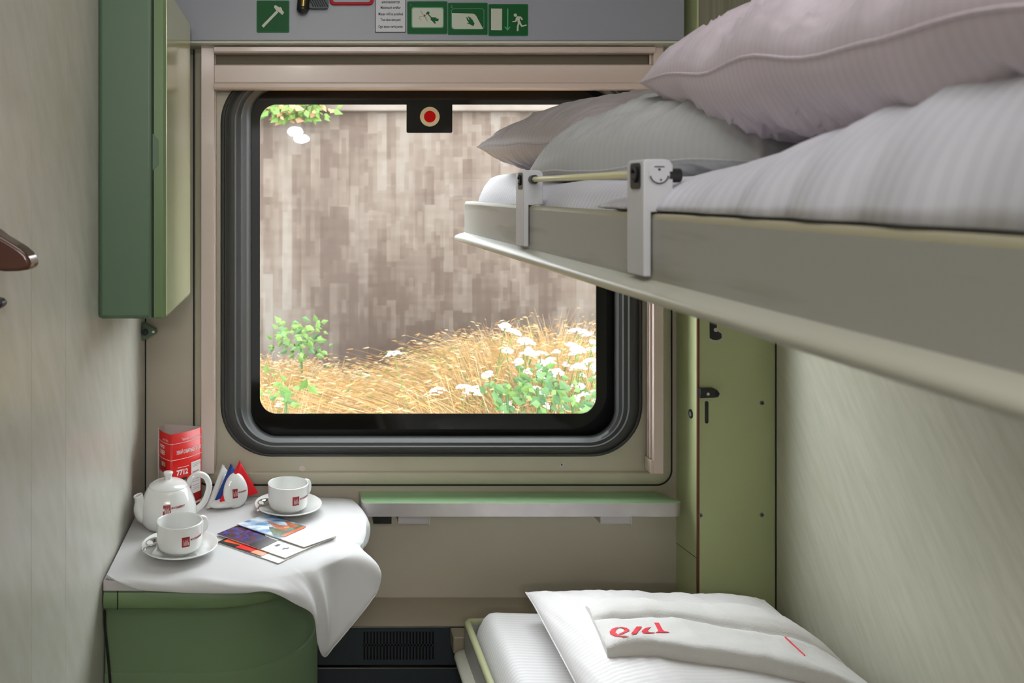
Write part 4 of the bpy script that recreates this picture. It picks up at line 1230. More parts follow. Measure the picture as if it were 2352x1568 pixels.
# ------------------------------------------------------------------ bunks
XB = 0.354
def bunk(name, label, dz, yend, rim):
    zt, zb = 1.4272 + dz, 1.360 + dz
    b = thing(name, label, 'bunk', (0.7, 1.0, 1.338 + dz))
    y0 = -0.02
    # tray board: long side, rounded far corner, far end
    path = [(XB, y0)]
    for k in range(9):
        a = PI - 0.5 * PI * k / 8
        path.append((XB + 0.02 + 0.02 * math.cos(a), yend - 0.02 + 0.02 * math.sin(a)))
    path.append((XR - 0.012, yend))
    path = [Vector(p) for p in path]
    nrm = []
    for k in range(len(path)):
        d = (path[min(k + 1, len(path) - 1)] - path[max(k - 1, 0)]).normalized(); nrm.append(Vector((d.y, -d.x)))   # points inward
    def shift(t): return [p + n_ * t for p, n_ in zip(path, nrm)]
    bm = bmesh.new()
    prof = [(0.0, zb), (0.0, zt - 0.004)]
    lp = [[(p.x, p.y, z) for p in shift(t)] for t, z in ((0.0, zb), (0.0, zt - 0.006))]
    loft(bm, lp, closed=False)
    lp = [[(p.x, p.y, z) for p in shift(t)] for t, z in ((0.014, zt - 0.006), (0.014, zb))]
    loft(bm, lp, closed=False)
    bmesh.ops.recalc_face_normals(bm, faces=bm.faces)
    o = obj('side_board', bm, 'bunk', b, smooth=True, angle=50)
    bm = bmesh.new()
    lp = [[(p.x, p.y, z) for p in shift(t)] for t, z in ((0.0, zt - 0.006), (0.0015, zt - 0.0015), (0.005, zt), (0.010, zt), (0.0135, zt - 0.002), (0.014, zt - 0.006))]
    loft(bm, lp, closed=False)
    bmesh.ops.recalc_face_normals(bm, faces=bm.faces)
    obj('board_rim', bm, rim, b, smooth=True, angle=60)
    # rounded lip running under the board, and the base slab it belongs to
    path2 = [(0.3313, y0)]
    for k in range(9):
        a = PI - 0.5 * PI * k / 8
        path2.append((0.3313 + 0.03 + 0.03 * math.cos(a), yend + 0.010 - 0.03 + 0.03 * math.sin(a)))
    path2.append((XR - 0.012, yend + 0.010))
    path = [Vector(p) for p in path2]
    nrm = []
    for k in range(len(path)):
        d = (path[min(k + 1, len(path) - 1)] - path[max(k - 1, 0)]).normalized(); nrm.append(Vector((d.y, -d.x)))
    bm = bmesh.new()
    pr = [(0.030, 0.0005), (0.022, 0.0), (0.012, -0.003), (0.004, -0.006), (0.0005, -0.0095), (0.0, -0.013), (0.002, -0.0165), (0.008, -0.019), (0.03, -0.0215), (0.05, -0.022)]
    lp = [[((p + n_ * t).x, (p + n_ * t).y, zb + h) for p, n_ in zip(path, nrm)] for t, h in pr]
    loft(bm, lp, closed=False)
    bmesh.ops.recalc_face_normals(bm, faces=bm.faces)
    obj('rounded_lip', bm, 'bunk_lip', b, smooth=True, angle=70)
    obj('base_slab', bmbox(XB + 0.006, XR - 0.003, y0, yend - 0.006, zb - 0.0205, zb + 0.004), 'bunk', b)
    return b
ub = bunk('upper_bunk', 'upper sleeping bunk, worn grey-beige tray across the right side', 0.0, 1.872, 'bunk_rim')
lb_ = bunk('lower_bunk', 'lower sleeping bunk along the right wall beside the heater cover', -0.910, 1.872, 'green_rim')
a = at(1036, 1483, 1.885); b = at(1080, 1438, 1.885)
obj('support_block', bmbox(0.335, 0.40, 1.8825, 1.925, at(0, 1500, 1.885).z, at(0, 1440, 1.925).z), 'ledge', lb_, bevel=0.003)

def soft_slab(bm, x0, x1, y0, y1, z0, ztop, r, nx=36, ny=90, wr=0.002, seed=0.0, taper=None):
    """mattress: rounded slab with gently uneven cloth surface; ztop(x, y) gives the height"""
    def P(u, v):
        x = x0 + (x1 - x0) * u; y = y0 + (y1 - y0) * v
        ex = min(x - x0, x1 - x) ; ey = min(y - y0, y1 - y)
        k = 1.0
        for e in (ex, ey):
            if e < r: k *= math.sqrt(max(0.0, 1 - ((r - e) / r) ** 2))
        z = z0 + (ztop(x, y) - z0) * (0.0 + k)
        z += wr * k * noise.noise(Vector((x * 9 + seed, y * 7, seed)))
        return Vector((x, y, z))
    def warp(t, n):   # denser near both ends
        return 0.5 - 0.5 * math.cos(PI * t)
    g_ = [[bm.verts.new(P(warp(i / nx, 0), warp(j / ny, 0))) for j in range(ny + 1)] for i in range(nx + 1)]
    for i in range(nx):
        for j in range(ny):
            bm.faces.new((g_[i][j], g_[i + 1][j], g_[i + 1][j + 1], g_[i][j + 1]))
    rim = [g_[i][0] for i in range(nx + 1)] + [g_[nx][j] for j in range(1, ny + 1)] + [g_[i][ny] for i in range(nx - 1, -1, -1)] + [g_[0][j] for j in range(ny - 1, 0, -1)]
    bm.faces.new(list(reversed(rim)))
    bmesh.ops.recalc_face_normals(bm, faces=bm.faces)

# upper mattress and the folded duvet towards the camera
bm = bmesh.new()
soft_slab(bm, 0.369, XR - 0.014, 0.02, 1.852, 1.3645, lambda x, y: 1.463 + 0.020 * max(0.0, min(1.0, (y - 1.40) / 0.25)), 0.045, wr=0.004, seed=3.0)
tag(obj('upper_mattress', bm, 'sheet', None, smooth=True, angle=180), 'sheeted mattress lying in the upper bunk tray', 'mattress')

def duvet():
    bm = bmesh.new()
    x0, x1, y0, y1 = 0.358, 0.98, 0.05, 1.03
    nx, ny = 70, 110
    def P(u, v):
        y = y0 + (y1 - y0) * v
        # long edge bulges out over the board, far end tapers
        far = max(0.0, 1 - ((y - 0.30) / (y1 - 0.30))) if y > 0.30 else 1.0
        top = 1.446 + 0.074 * (far ** 0.55) + 0.055 * max(0.0, (0.80 - y) / 0.45) ** 1.2
        a = u
        # cross-section: from board edge up a round shoulder then back
        sh = 1 - (1 - min(a / 0.30, 1.0)) ** 2.2
        fold = 1.6 * (1 - abs(math.sin(y * 26 + 2.2 * math.sin(y * 9) + 3.0 * a))) ** 1.5 + 0.8 * math.sin(y * 71 + 7 * a)
        z = 1.4305 + (top - 1.4305) * sh + 0.0052 * fold * min(1, a * 6) * (0.25 + far) * (1 - a * 0.7)
        x = x0 + (x1 - x0) * (a ** 1.25) - 0.006 * math.sin(PI * min(a / 0.2, 1)) + 0.0030 * fold * (1 - a) ** 2
        if v > 0.9:
            k = (v - 0.9) / 0.1
            z = z + (1.452 - z) * k * k if z > 1.452 else z
        z += 0.004 * noise.noise(Vector((x * 12, y * 6, 1.7))) * sh
        return Vector((x, y, z))
    g_ = [[bm.verts.new(P(i / nx, j / ny)) for j in range(ny + 1)] for i in range(nx + 1)]
    for i in range(nx):
        for j in range(ny):
            bm.faces.new((g_[i][j], g_[i + 1][j], g_[i + 1][j + 1], g_[i][j + 1]))
    rim = [g_[i][0] for i in range(nx + 1)] + [g_[nx][j] for j in range(1, ny + 1)] + [g_[i][ny] for i in range(nx - 1, -1, -1)] + [g_[0][j] for j in range(ny - 1, 0, -1)]
    low = [bm.verts.new((v.co.x + (0.010 if v.co.x < 0.4 else -0.005), v.co.y, 1.4285)) for v in rim]
    for k in range(len(rim)):
        k2 = (k + 1) % len(rim)
        bm.faces.new((rim[k], low[k], low[k2], rim[k2]))
    bm.faces.new(low)
    bmesh.ops.recalc_face_normals(bm, faces=bm.faces)
    return bm
tag(obj('folded_duvet', duvet(), 'sheet', None, smooth=True, angle=180), 'white striped bedcover spread over the near half of the upper bunk', 'bedding')

def pillow_surface(A, B, C, D, up, tu, td, pinch=0.07, wr=0.004, seed=0.0, pw=2.6, ex=0.5, cdir=0.6, crease=1.0, wob=0.010):
    """corners A(-,-) B(+,-) C(+,+) D(-,+); returns f(u, v, side)"""
    up = Vector(up).normalized()
    def f(u, v, side):
        uu = u * (1 - pinch * (1 - v * v) * abs(u)); vv = v * (1 - pinch * (1 - u * u) * abs(v))
        s, t = (uu + 1) / 2, (vv + 1) / 2
        p = A.lerp(B, s).lerp(D.lerp(C, s), t)
        k = (max(0.0, 1 - abs(u) ** pw) * max(0.0, 1 - abs(v) ** pw)) ** ex
        h = (tu if side > 0 else td) * k
        e = max(abs(u), abs(v))
        env = math.exp(-((1 - e) / 0.22)) * min(1.0, (1 - e) * 14)
        w = 0
        along = v if abs(u) > abs(v) else u
        w += math.sin(along * 13 + seed + 2 * math.sin(along * 4 + seed)) * env * 0.35
        w += 0.8 * noise.noise(Vector((u * 2.1 + seed, v * 2.1, side * 0.7))) * k
        c = (abs(u) * abs(v)) ** 2.5
        w += 1.4 * math.sin(14 * math.atan2(1.05 - abs(v), 1.05 - abs(u)) + seed) * c * k * 1.5
        # long diagonal draw-lines from the corners
        d = u - v * (1 if math.sin(seed * 7) > 0 else -1)
        w += 0.7 * math.sin(d * 9 + seed + 1.5 * noise.noise(Vector((u * 3, v * 3, seed)))) * k * (0.3 + 0.7 * e)
        cs, sn = math.cos(cdir), math.sin(cdir)
        a_, b_ = u * cs + v * sn, -u * sn + v * cs
        a_ += 0.25 * noise.noise(Vector((u * 2, v * 2, seed + 9)))
        rg = (1 - abs(noise.noise(Vector((a_ * 1.3, b_ * 8.5 + 0.6 * a_, seed + 3 * side))))) ** 5
        rg += 0.6 * (1 - abs(noise.noise(Vector((a_ * 2.6 + 5, b_ * 17, seed + 7 * side))))) ** 6
        w += crease * (rg - 0.35) * min(1.0, k * 1.6) * (0.45 + 0.55 * e)
        p = p + up * (wob * noise.noise(Vector((u * 1.6 + seed, v * 2.4, 8.0))))
        return p + up * (h * side + w * wr * side)
    return f
def pillow(name, f, m, n=84, label='', cat='pillow', parent=None):
    bm = bmesh.new()
    def ws(t): return math.sin(0.5 * PI * (2 * t - 1))
    top = [[bm.verts.new(f(ws(i / n), ws(j / n), 1)) for j in range(n + 1)] for i in range(n + 1)]
    bot = [[(top[i][j] if i in (0, n) or j in (0, n) else bm.verts.new(f(ws(i / n), ws(j / n), -1))) for j in range(n + 1)] for i in range(n + 1)]
    for i in range(n):
        for j in range(n):
            bm.faces.new((top[i][j], top[i + 1][j], top[i + 1][j + 1], top[i][j + 1]))
            try: bm.faces.new((bot[i][j + 1], bot[i + 1][j + 1], bot[i + 1][j], bot[i][j]))
            except ValueError: pass
    bmesh.ops.recalc_face_normals(bm, faces=bm.faces)
    root = thing(name, label, cat, tuple(f(0, 0, -1)))
    obj('pillow_body', bm, m, root, smooth=True, angle=180)
    bm = bmesh.new()
    rim = [f(ws(i / 40), -1, 1) for i in range(41)] + [f(1, ws(i / 40), 1) for i in range(1, 41)] + [f(ws(1 - i / 40), 1, 1) for i in range(1, 41)] + [f(-1, ws(1 - i / 40), 1) for i in range(1, 41)]
    tube(bm, rim, 0.0016, 6)
    obj('seam_piping', bm, m, root, smooth=True)
    return root

# far grey pillow by the window
A = at(1096, 341, 1.80)
f1 = pillow_surface(A, Vector((1.0, 1.78, 1.575)), Vector((1.0, 1.40, 1.545)), Vector((0.46, 1.42, 1.535)), (0, 0.12, 1), 0.092, 0.080, seed=1.3, wr=0.005, pinch=0.05, pw=2.6, ex=0.47, cdir=0.2, crease=1.8)
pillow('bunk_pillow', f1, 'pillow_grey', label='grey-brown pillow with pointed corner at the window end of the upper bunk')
# middle pillow in front of it
f2 = pillow_surface(at(1206, 402, 1.46), Vector((0.98, 1.46, 1.555)), Vector((0.98, 0.97, 1.505)), at(1745, 368, 0.95), (-0.12, 0.0, 1), 0.110, 0.034, seed=4.1, wr=0.0060, pinch=0.0, pw=3.0, ex=0.42, cdir=1.2, crease=1.5)
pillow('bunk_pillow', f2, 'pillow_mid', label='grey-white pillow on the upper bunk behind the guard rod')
# large pink-white pillow nearest the camera
f3 = pillow_surface(at(1468, 188, 1.25), Vector((1.0, 1.22, 1.665)), Vector((0.93, 0.36, 1.60)), Vector((0.362, 0.36, 1.548)), (-0.10, 0, 1), 0.082, 0.110, seed=2.2, wr=0.0075, pinch=0.045, pw=2.8, ex=0.48, cdir=0.75, crease=2.6, wob=0.022)
pillow('bunk_pillow', f3, 'pillow_pink', label='large pinkish white pillow lying on top, nearest on the upper bunk')

# guard rail: two posts and a rod
gr = thing('guard_rail', 'white bracket posts with a pale rod on the upper bunk edge', 'guard rail', (0.36, 1.1, 1.364))
def post(ya, yb):
    bm = bmesh.new()
    X0 = 0.345
    prof = [(X0, 1.3635), (X0 + 0.0078, 1.3635), (X0 + 0.0078, 1.4285), (X0 + 0.030, 1.4285), (X0 + 0.030, 1.476), (X0 + 0.027, 1.4805), (X0 + 0.022, 1.482), (X0 + 0.004, 1.482), (X0 + 0.001, 1.481), (X0, 1.479)]
    prism(bm, [(x, ya, z) for x, z in prof], (0, yb - ya, 0))
    return obj('post', bm, 'post_white', gr, bevel=0.0014)
p1 = post(1.326, 1.375); p2 = post(0.862, 0.906)
for (ya, p, big) in ((1.326, p1, False), (0.862, p2, True)):
    bm = bmesh.new(); disc_y(bm, (0.3605, 1.4665), 0.0108, ya - 0.0012, ya + 0.001, 30)
    if big: obj('pivot_disc', bm, 'post_white', p, bevel=0.0004)
    else: bm.free()
    if big:
        bm = bmesh.new()
        # curved groove and two small pins on the disc
        tube(bm, [(0.3605 + 0.0092 * math.cos(t), ya - 0.0013, 1.4665 + 0.0092 * math.sin(t)) for t in [PI * (1.05 + 0.9 * k / 16) for k in range(17)]], 0.0008, 6)
        tube(bm, [(0.3555, ya - 0.0013, 1.4742), (0.3655, ya - 0.0013, 1.4742)], 0.0006, 6)
        disc_y(bm, (0.3605, 1.4715), 0.0013, ya - 0.0018, ya, 10); disc_y(bm, (0.362, 1.461), 0.001, ya - 0.0018, ya, 10)
        obj('disc_marking', bm, 'black_plastic', p)
    # black clip let into the outer face
    bm = bmesh.new()
    ym = ya + 0.020
    prism(bm, [(0.3442, y, z) for y, z in rr(ym - 0.013, ym + 0.013, 1.452, 1.4785, 0.004, 4)], (0.002, 0, 0))
    obj('clip_recess', bm, 'black_plastic', p)
    bm = bmesh.new()
    tube(bm, [(0.3432, ym + 0.006 * math.cos(t), 1.4665 + 0.007 * math.sin(t)) for t in [0.3 + 5.2 * k / 14 for k in range(15)]], 0.0016, 6)
    obj('spring_clip', bm, 'dark' if not big else 'black_plastic', p, smooth=True)
bm = bmesh.new(); tube(bm, [(0.3585, 1.327, 1.4675), (0.3585, 0.905, 1.4675)], 0.0042, 14)
obj('rod', bm, 'yellow_rod', gr, smooth=True, label='pale yellowish rod')
bm = bmesh.new(); tube(bm, [(0.3585, 1.328, 1.4675), (0.3585, 1.312, 1.4675)], 0.0068, 14); tube(bm, [(0.3585, 0.906, 1.4675), (0.3585, 0.917, 1.4675)], 0.0065, 14)
obj('rod_bush', bm, 'black_plastic', gr, smooth=True)
bm = bmesh.new(); tube(bm, [(0.370, 0.868, 1.4655), (0.384, 0.868, 1.4655)], 0.0072, 14)
obj('hinge_pin', bm, 'black_plastic', gr, smooth=True)

# lower mattress, pillow and towel
bm = bmesh.new()
soft_slab(bm, 0.369, XR - 0.014, 0.02, 1.850, 0.4545, lambda x, y: 0.556, 0.040, wr=0.005, seed=8.0)
tag(obj('lower_mattress', bm, 'sheet_low', None, smooth=True, angle=180), 'white sheeted mattress lying in the lower bunk tray', 'mattress')

f4 = pillow_surface(at(1208, 1360, 1.80), Vector((0.955, 1.765, 0.600)), Vector((0.965, 1.02, 0.600)), Vector((0.452, 1.02, 0.606)), (0, 0, 1), 0.064, 0.046, seed=5.4, wr=0.0036, pinch=0.03, pw=3.2, ex=0.5, cdir=1.4, crease=0.7)
pillow('berth_pillow', f4, 'pillow_white', label='plump white pillow on the lower bunk under the towel')

def pillow_top(x, y):
    """height of the lower pillow's upper side above (x, y)"""
    a, b = f4(-1, -1, 1), f4(1, 1, 1)
    u = (x - 0.46) / (0.958 - 0.46) * 2 - 1; v = (1.785 - y) / (1.785 - 1.02) * 2 - 1
    for _ in range(6):
        u = max(-1, min(1, u)); v = max(-1, min(1, v))
        p = f4(u, v, 1)
        u += (x - p.x) / 0.249; v -= (y - p.y) / 0.38
    u = max(-1, min(1, u)); v = max(-1, min(1, v))
    return f4(u, v, 1).z
# towel: folded strip across the pillow
tw = thing('towel', 'folded white terry towel with red logo lying on the lower pillow', 'towel', (0.7, 1.55, 0.66))
TWL = [Vector((0.5475, 1.648)), Vector((0.5235, 1.462))]     # left end: back, front
TWR = [Vector((0.945, 1.585)), Vector((0.940, 1.300))]      # right end: back, front
TH = [(0.0, 0.001), (0.015, 0.008), (0.05, 0.0135), (0.15, 0.0175), (0.28, 0.0185), (0.35, 0.0165), (0.385, 0.0125), (0.405, 0.0078), (0.42, 0.0105), (0.46, 0.0130), (0.6, 0.0150), (0.75, 0.0185), (0.86, 0.0235), (0.92, 0.0250), (0.96, 0.0235), (0.985, 0.0180), (0.997, 0.0090), (1.0, 0.0020)]
def th_at(t):
    for (t0, h0), (t1, h1) in zip(TH, TH[1:]):
        if t0 <= t <= t1: return h0 + (h1 - h0) * (t - t0) / (t1 - t0)
    return TH[-1][1]
NX, NT = 64, 60
hcache = {}
def tsurf(s, t, lift=0.0):
    p = TWL[0].lerp(TWR[0], s).lerp(TWL[1].lerp(TWR[1], s), t)
    x, y = p.x, p.y + 0.012 * math.sin(PI * s)
    h = pillow_top(x, y)
    # cloth bridges small dents of the pillow
    return Vector((x, y, max(h, pillow_top(x, min(y + 0.01, 1.78)) - 0.002) + th_at(t) * (0.55 + 0.45 * min(1, s * 12 + 0.2)) * (1 - 0.45 * max(0.0, s - 0.75) * 4) + 0.0022 * noise.noise(Vector((x * 26, y * 26, 5))) + lift))
bm = bmesh.new()
gv = [[bm.verts.new(tsurf(i / NX, j / NT)) for j in range(NT + 1)] for i in range(NX + 1)]
for i in range(NX):
    for j in range(NT):
        bm.faces.new((gv[i][j], gv[i + 1][j], gv[i + 1][j + 1], gv[i][j + 1]))
rim = [gv[i][0] for i in range(NX + 1)] + [gv[NX][j] for j in range(1, NT + 1)] + [gv[i][NT] for i in range(NX - 1, -1, -1)] + [gv[0][j] for j in range(NT - 1, 0, -1)]
low = [bm.verts.new((v.co.x, v.co.y, pillow_top(v.co.x, v.co.y) - 0.001)) for v in rim]
for k in range(len(rim)):
    k2 = (k + 1) % len(rim)
    bm.faces.new((rim[k], low[k], low[k2], rim[k2]))
bmesh.ops.recalc_face_normals(bm, faces=bm.faces)
obj('towel_body', bm, 'terry', tw, smooth=True, angle=60)
# railway logo woven upside-down on the towel (letters as polygons traced on the cloth)
def on_towel(cx_, cy_):
    px, py = 1330 + cx_ / 3.92, 1380 + cy_ / 3.92
    z = 0.675
    for _ in range(5):
        p = on_z(px, py, z)
        # invert (x, y) -> (s, t)
        s = 0.1; t = 0.6
        for _ in range(8):
            q = TWL[0].lerp(TWR[0], s).lerp(TWL[1].lerp(TWR[1], s), t)
            s += (p.x - q.x) / 0.40; t -= (p.y - q.y) / 0.2
            s = max(0, min(1, s)); t = max(0, min(1, t))
        z = tsurf(s, t).z
    return tsurf(s, t, 0.0011)
bm = bmesh.new()
LOGO = (
    # left letter: open ring with tail
    [(345, 246), (300, 258), (277, 282), (282, 304), (318, 322), (372, 333), (455, 337), (452, 327), (388, 322), (352, 310), (330, 290), (338, 266), (360, 250), (385, 247)],
    [(345, 246), (385, 245), (436, 255), (460, 272), (452, 288), (392, 308), (352, 310), (368, 303), (412, 286), (418, 268), (400, 256), (370, 252)],
    # middle letter: slanted bar
    [(474, 312), (530, 247), (580, 250), (522, 313)],
    # right letter: bowl, then stem and foot
    [(574, 300), (584, 280), (612, 264), (668, 254), (650, 264), (632, 282), (636, 298), (658, 304), (700, 306), (686, 313), (600, 312)],
    [(692, 219), (736, 221), (770, 282), (786, 297), (828, 305), (824, 311), (700, 311), (722, 300), (730, 292)])
for poly in LOGO:
    flat(bm, [(x, y, 0) for x, y in poly])
for _ in range(3):
    bmesh.ops.subdivide_edges(bm, edges=[e for e in bm.edges if e.calc_length() > 9], cuts=1)
bmesh.ops.triangulate(bm, faces=bm.faces)
for v in bm.verts: v.co = on_towel(v.co.x, v.co.y)
for f in bm.faces:
    f.normal_update()
    if f.normal.z < 0: f.normal_flip()
lg = obj('red_logo', bm, 'rzd_red', tw)
bm = bmesh.new()
pts = [on_towel(1880 + k * 22, 352 + k * 20.5) for k in range(9)]
tube(bm, pts, 0.0012, 6); obj('red_stitching', bm, 'rzd_red', tw)

# ------------------------------------------------------------------ brown hook on the left wall
hk = thing('coat_hook', 'glossy brown hook sticking out from the left wall at the frame edge', 'hook', (XL, 1.0, 1.35))
YK = 1.0
bm = bmesh.new()
blade = [(-24, 524), (0, 543), (22, 556), (44, 570), (58, 582), (66, 594), (70, 606), (68.5, 615), (62, 620), (40, 623.5), (10, 624), (-24, 620)]
prism(bm, [at(x, y, YK) for x, y in blade], (0, 0.035, 0))
obj('hook_arm', bm, 'hook_brown', hk, bevel=0.004)
bm = bmesh.new()
prism(bm, [at(x, y, YK) for x, y in [(-24, 684), (-4, 688), (5, 696), (3, 704), (-8, 712), (-24, 716)]], (0, 0.02, 0))
obj('lower_prong', bm, 'black_plastic', hk, bevel=0.002)

# ------------------------------------------------------------------ outside: bank, wall, grasses, flowers
YO = 5.3
bm = bmesh.new()
zc = at(0, 257, YO).z
box(bm, -4, 8, YO, YO + 0.5, -1.2, zc)
struct('wall_outside', bm, 'stone')
bm = bmesh.new(); box(bm, -4, 8, YO - 0.05, YO + 0.5, zc + 0.001, zc + 0.35)
struct('trim_4', bm, 'coping', bevel=0.01)
def ground(x, y):
    t = max(0.0, min(1.0, (y - 2.6) / 2.7))
    return -0.85 + 1.08 * t + 0.04 * noise.noise(Vector((x * 1.5, y * 1.5, 0)))
bm = bmesh.new()
nx, ny = 60, 20
gv = [[bm.verts.new((-4 + 12 * i / nx, 2.3 + (YO - 2.3) * j / ny, ground(-4 + 12 * i / nx, 2.3 + (YO - 2.3) * j / ny))) for j in range(ny + 1)] for i in range(nx + 1)]
for i in range(nx):
    for j in range(ny):
        bm.faces.new((gv[i][j], gv[i + 1][j], gv[i + 1][j + 1], gv[i][j + 1]))
struct('ground_outside', bm, 'dirt_soil', smooth=True)

# grass skyline by picture column: tops of the dry grass
SKY = [(400, 800), (600, 800), (700, 800), (780, 825), (850, 870), (905, 880), (960, 850), (1010, 815), (1080, 760), (1150, 735), (1210, 765), (1270, 700), (1320, 745), (1380, 760), (1900, 760)]
def skyline(px):
    for (a, ya), (b, yb) in zip(SKY, SKY[1:]):
        if a <= px <= b: return ya + (yb - ya) * (px - a) / (b - a)
    return 800
def grass(n, m_names, seed):
    rnd = random.Random(seed)
    bm = bmesh.new()
    for _ in range(n):
        y = rnd.uniform(3.6, 5.15)
        px = rnd.uniform(540, 1440)
        x = (px - VPX) * y / FPX
        g0 = ground(x, y)
        top = H - (skyline(px) + abs(rnd.gauss(0, 30)) + rnd.uniform(-6, 90) * rnd.random() - VPY) * y / FPX
        if top < g0 + 0.06: continue
        if 1090 < px < 1330 and rnd.random() < 0.5: top = H - (skyline(px) + rnd.uniform(-25, 60) - VPY) * y / FPX
        hgt = top - g0
        lean = rnd.choice((-1, 1)) * rnd.uniform(0.1, 1.0) * hgt * 0.9
        w = rnd.uniform(0.0014, 0.0034)
        yo = rnd.uniform(-0.12, 0.08)
        mi = rnd.choices(range(len(m_names)), (6, 5, 3, 0.8)[:len(m_names)])[0]
        prev = None
        ns = 5
        rows = []
        for k in range(ns + 1):
            s = k / ns
            c = Vector((x + lean * s ** 2.2, y + yo * s, g0 + hgt * (s - 0.22 * s ** 3 * min(1, abs(lean) * 3))))
            ww = w * (1 - s * 0.8)
            rows.append((bm.verts.new(c + Vector((-ww, 0, 0))), bm.verts.new(c + Vector((ww, 0, ww * 0.5)))))
        for a, b in zip(rows, rows[1:]):
            bm.faces.new((a[0], a[1], b[1], b[0])).material_index = mi
        # seed head
        if rnd.random() < 0.55:
            tip = (rows[-1][0].co + rows[-1][1].co) / 2
            d = Vector((lean, yo, 0)).normalized() * rnd.uniform(0.015, 0.04) + Vector((0, 0, rnd.uniform(-0.012, 0.012)))
            q = Vector((0, 0, rnd.uniform(0.0015, 0.003)))
            bm.faces.new([bm.verts.new(tip - q), bm.verts.new(tip + d * 0.5 - q), bm.verts.new(tip + d), bm.verts.new(tip + d * 0.5 + q), bm.verts.new(tip + q)]).material_index = mi
    return bm
go = obj('dry_grass', grass(34000, ['straw_gold', 'straw_pale', 'straw_brown', 'leaf_green'], 11), ['straw_gold', 'straw_pale', 'straw_brown', 'leaf_green'])
tag(go, 'dry golden grass growing on the bank outside the window', 'grass', kind='stuff')

def leaf_mass(c, rx, ry, rz, n, seed, size):
    rnd = random.Random(seed); bm = bmesh.new()
    for _ in range(n):
        while True:
            v = Vector((rnd.uniform(-1, 1), rnd.uniform(-1, 1), rnd.uniform(-1, 1)))
            if v.length <= 1: break
        p = Vector(c) + Vector((v.x * rx, v.y * ry, v.z * rz))
        L = size * rnd.uniform(0.6, 1.3)
        d = Vector((rnd.uniform(-1, 1), rnd.uniform(-0.6, 0.3), rnd.uniform(-0.7, 0.7))).normalized()
        s_ = d.cross(Vector((0.2, -1, 0.4))).normalized() * L * 0.32
        up = d.cross(s_).normalized() * L * 0.08
        v_ = [bm.verts.new(q) for q in (p, p + d * L * 0.35 + s_ + up, p + d * L, p + d * L * 0.35 - s_ + up, p + d * L * 0.45)]
        mi = 0 if rnd.random() < 0.7 else 1
        bm.faces.new((v_[0], v_[4], v_[1])).material_index = mi; bm.faces.new((v_[1], v_[4], v_[2])).material_index = mi
        bm.faces.new((v_[0], v_[3], v_[4])).material_index = mi; bm.faces.new((v_[3], v_[2], v_[4])).material_index = mi
    return bm
def weed(label, px, py, y, rx, rz, n, seed, mats=('leaf_dark', 'leaf_green'), size=0.06):
    c = at(px, py, y)
    r_ = thing('leafy_weed', label, 'plant', (c.x, c.y, ground(c.x, c.y)), group='green weeds on the bank')
    obj('foliage', leaf_mass(c, rx, 0.14, rz, n, seed, size), list(mats), r_)
    bm = bmesh.new()
    tube(bm, [(c.x, c.y, ground(c.x, c.y) - 0.02), (c.x + 0.02, c.y, (c.z + ground(c.x, c.y)) / 2), (c.x, c.y, c.z)], 0.006, 6)
    obj('stem', bm, 'leaf_dark', r_)
weed('green leafy weed at the left edge of the window, above the dry grass', 690, 775, 4.3, 0.17, 0.10, 110, 1, ('leaf_green', 'leaf_dark'), 0.042)
weed('small green weed low in the left window corner', 655, 890, 3.5, 0.12, 0.10, 24, 2, ('leaf_green', 'leaf_dark'), 0.045)
weed('dark green weed right of the white flower group at the window bottom', 1165, 905, 3.5, 0.09, 0.09, 46, 3, ('leaf_dark', 'leaf_green'), 0.042)
weed('tall green weed in the middle of the green patch, lower right', 1235, 890, 3.5, 0.10, 0.11, 56, 4, ('leaf_dark', 'leaf_green'), 0.046)
weed('green weed at the right end of the green patch, near the frame', 1315, 905, 3.5, 0.11, 0.08, 46, 5, ('leaf_dark', 'leaf_green'), 0.042)

iv = thing('hanging_ivy', 'green and yellow leaves hanging over the wall at the top left of the window', 'plant', at(690, 235, 5.2))
obj('foliage', leaf_mass(at(672, 246, 5.18), 0.27, 0.08, 0.08, 230, 21, 0.055), ['leaf_green', 'leaf_dry'], iv)
bm = bmesh.new(); tube(bm, [at(560, 215, 5.2), at(640, 240, 5.2), at(720, 238, 5.2), at(800, 205, 5.2)], 0.006, 6)
obj('stem', bm, 'straw_brown', iv)

# white umbel flowers: a few shapes, then copies
def umbel(r_, n, seed, stem):
    rnd = random.Random(seed)
    root = bpy.data.objects.new('white_wildflower', None); COL.objects.link(root)
    root.empty_display_size = 0.02
    bm = bmesh.new()
    for k in range(n):
        a = rnd.uniform(0, 2 * PI); q = math.sqrt(rnd.random()) * r_
        c = Vector((q * math.cos(a), q * math.sin(a) * 0.8, 0.02 * (1 - (q / r_) ** 2) + rnd.uniform(-0.004, 0.004)))
        rad_ = rnd.uniform(0.007, 0.012)
        prism(bm, [c + Vector((rad_ * math.cos(t), rad_ * math.sin(t), 0)) for t in [2 * PI * j / 7 for j in range(7)]], (0, 0, 0.005))
    obj('flower_head', bm, 'petal', root)
    bm = bmesh.new(); tube(bm, [(0, 0, -stem), (0.01, 0, -stem * 0.5), (0, 0, 0)], 0.0025, 5)
    obj('stem', bm, 'leaf_green', root)
    return root
protos = [umbel(0.036, 26, 1, 0.45), umbel(0.048, 36, 2, 0.5), umbel(0.026, 16, 3, 0.4)]
rnd = random.Random(5)
spots = [(905, 815, 1), (1005, 901, 1), (1066, 892, 1), (1086, 905, 1), (1098, 898, 0), (1072, 912, 0), (648, 928, 2), (640, 935, 2), (1160, 752, 1), (1180, 765, 1), (1205, 786, 1), (1215, 792, 0), (1330, 766, 1), (1350, 772, 0), (1318, 800, 1), (1326, 806, 1), (1356, 830, 1), (1362, 790, 0)]
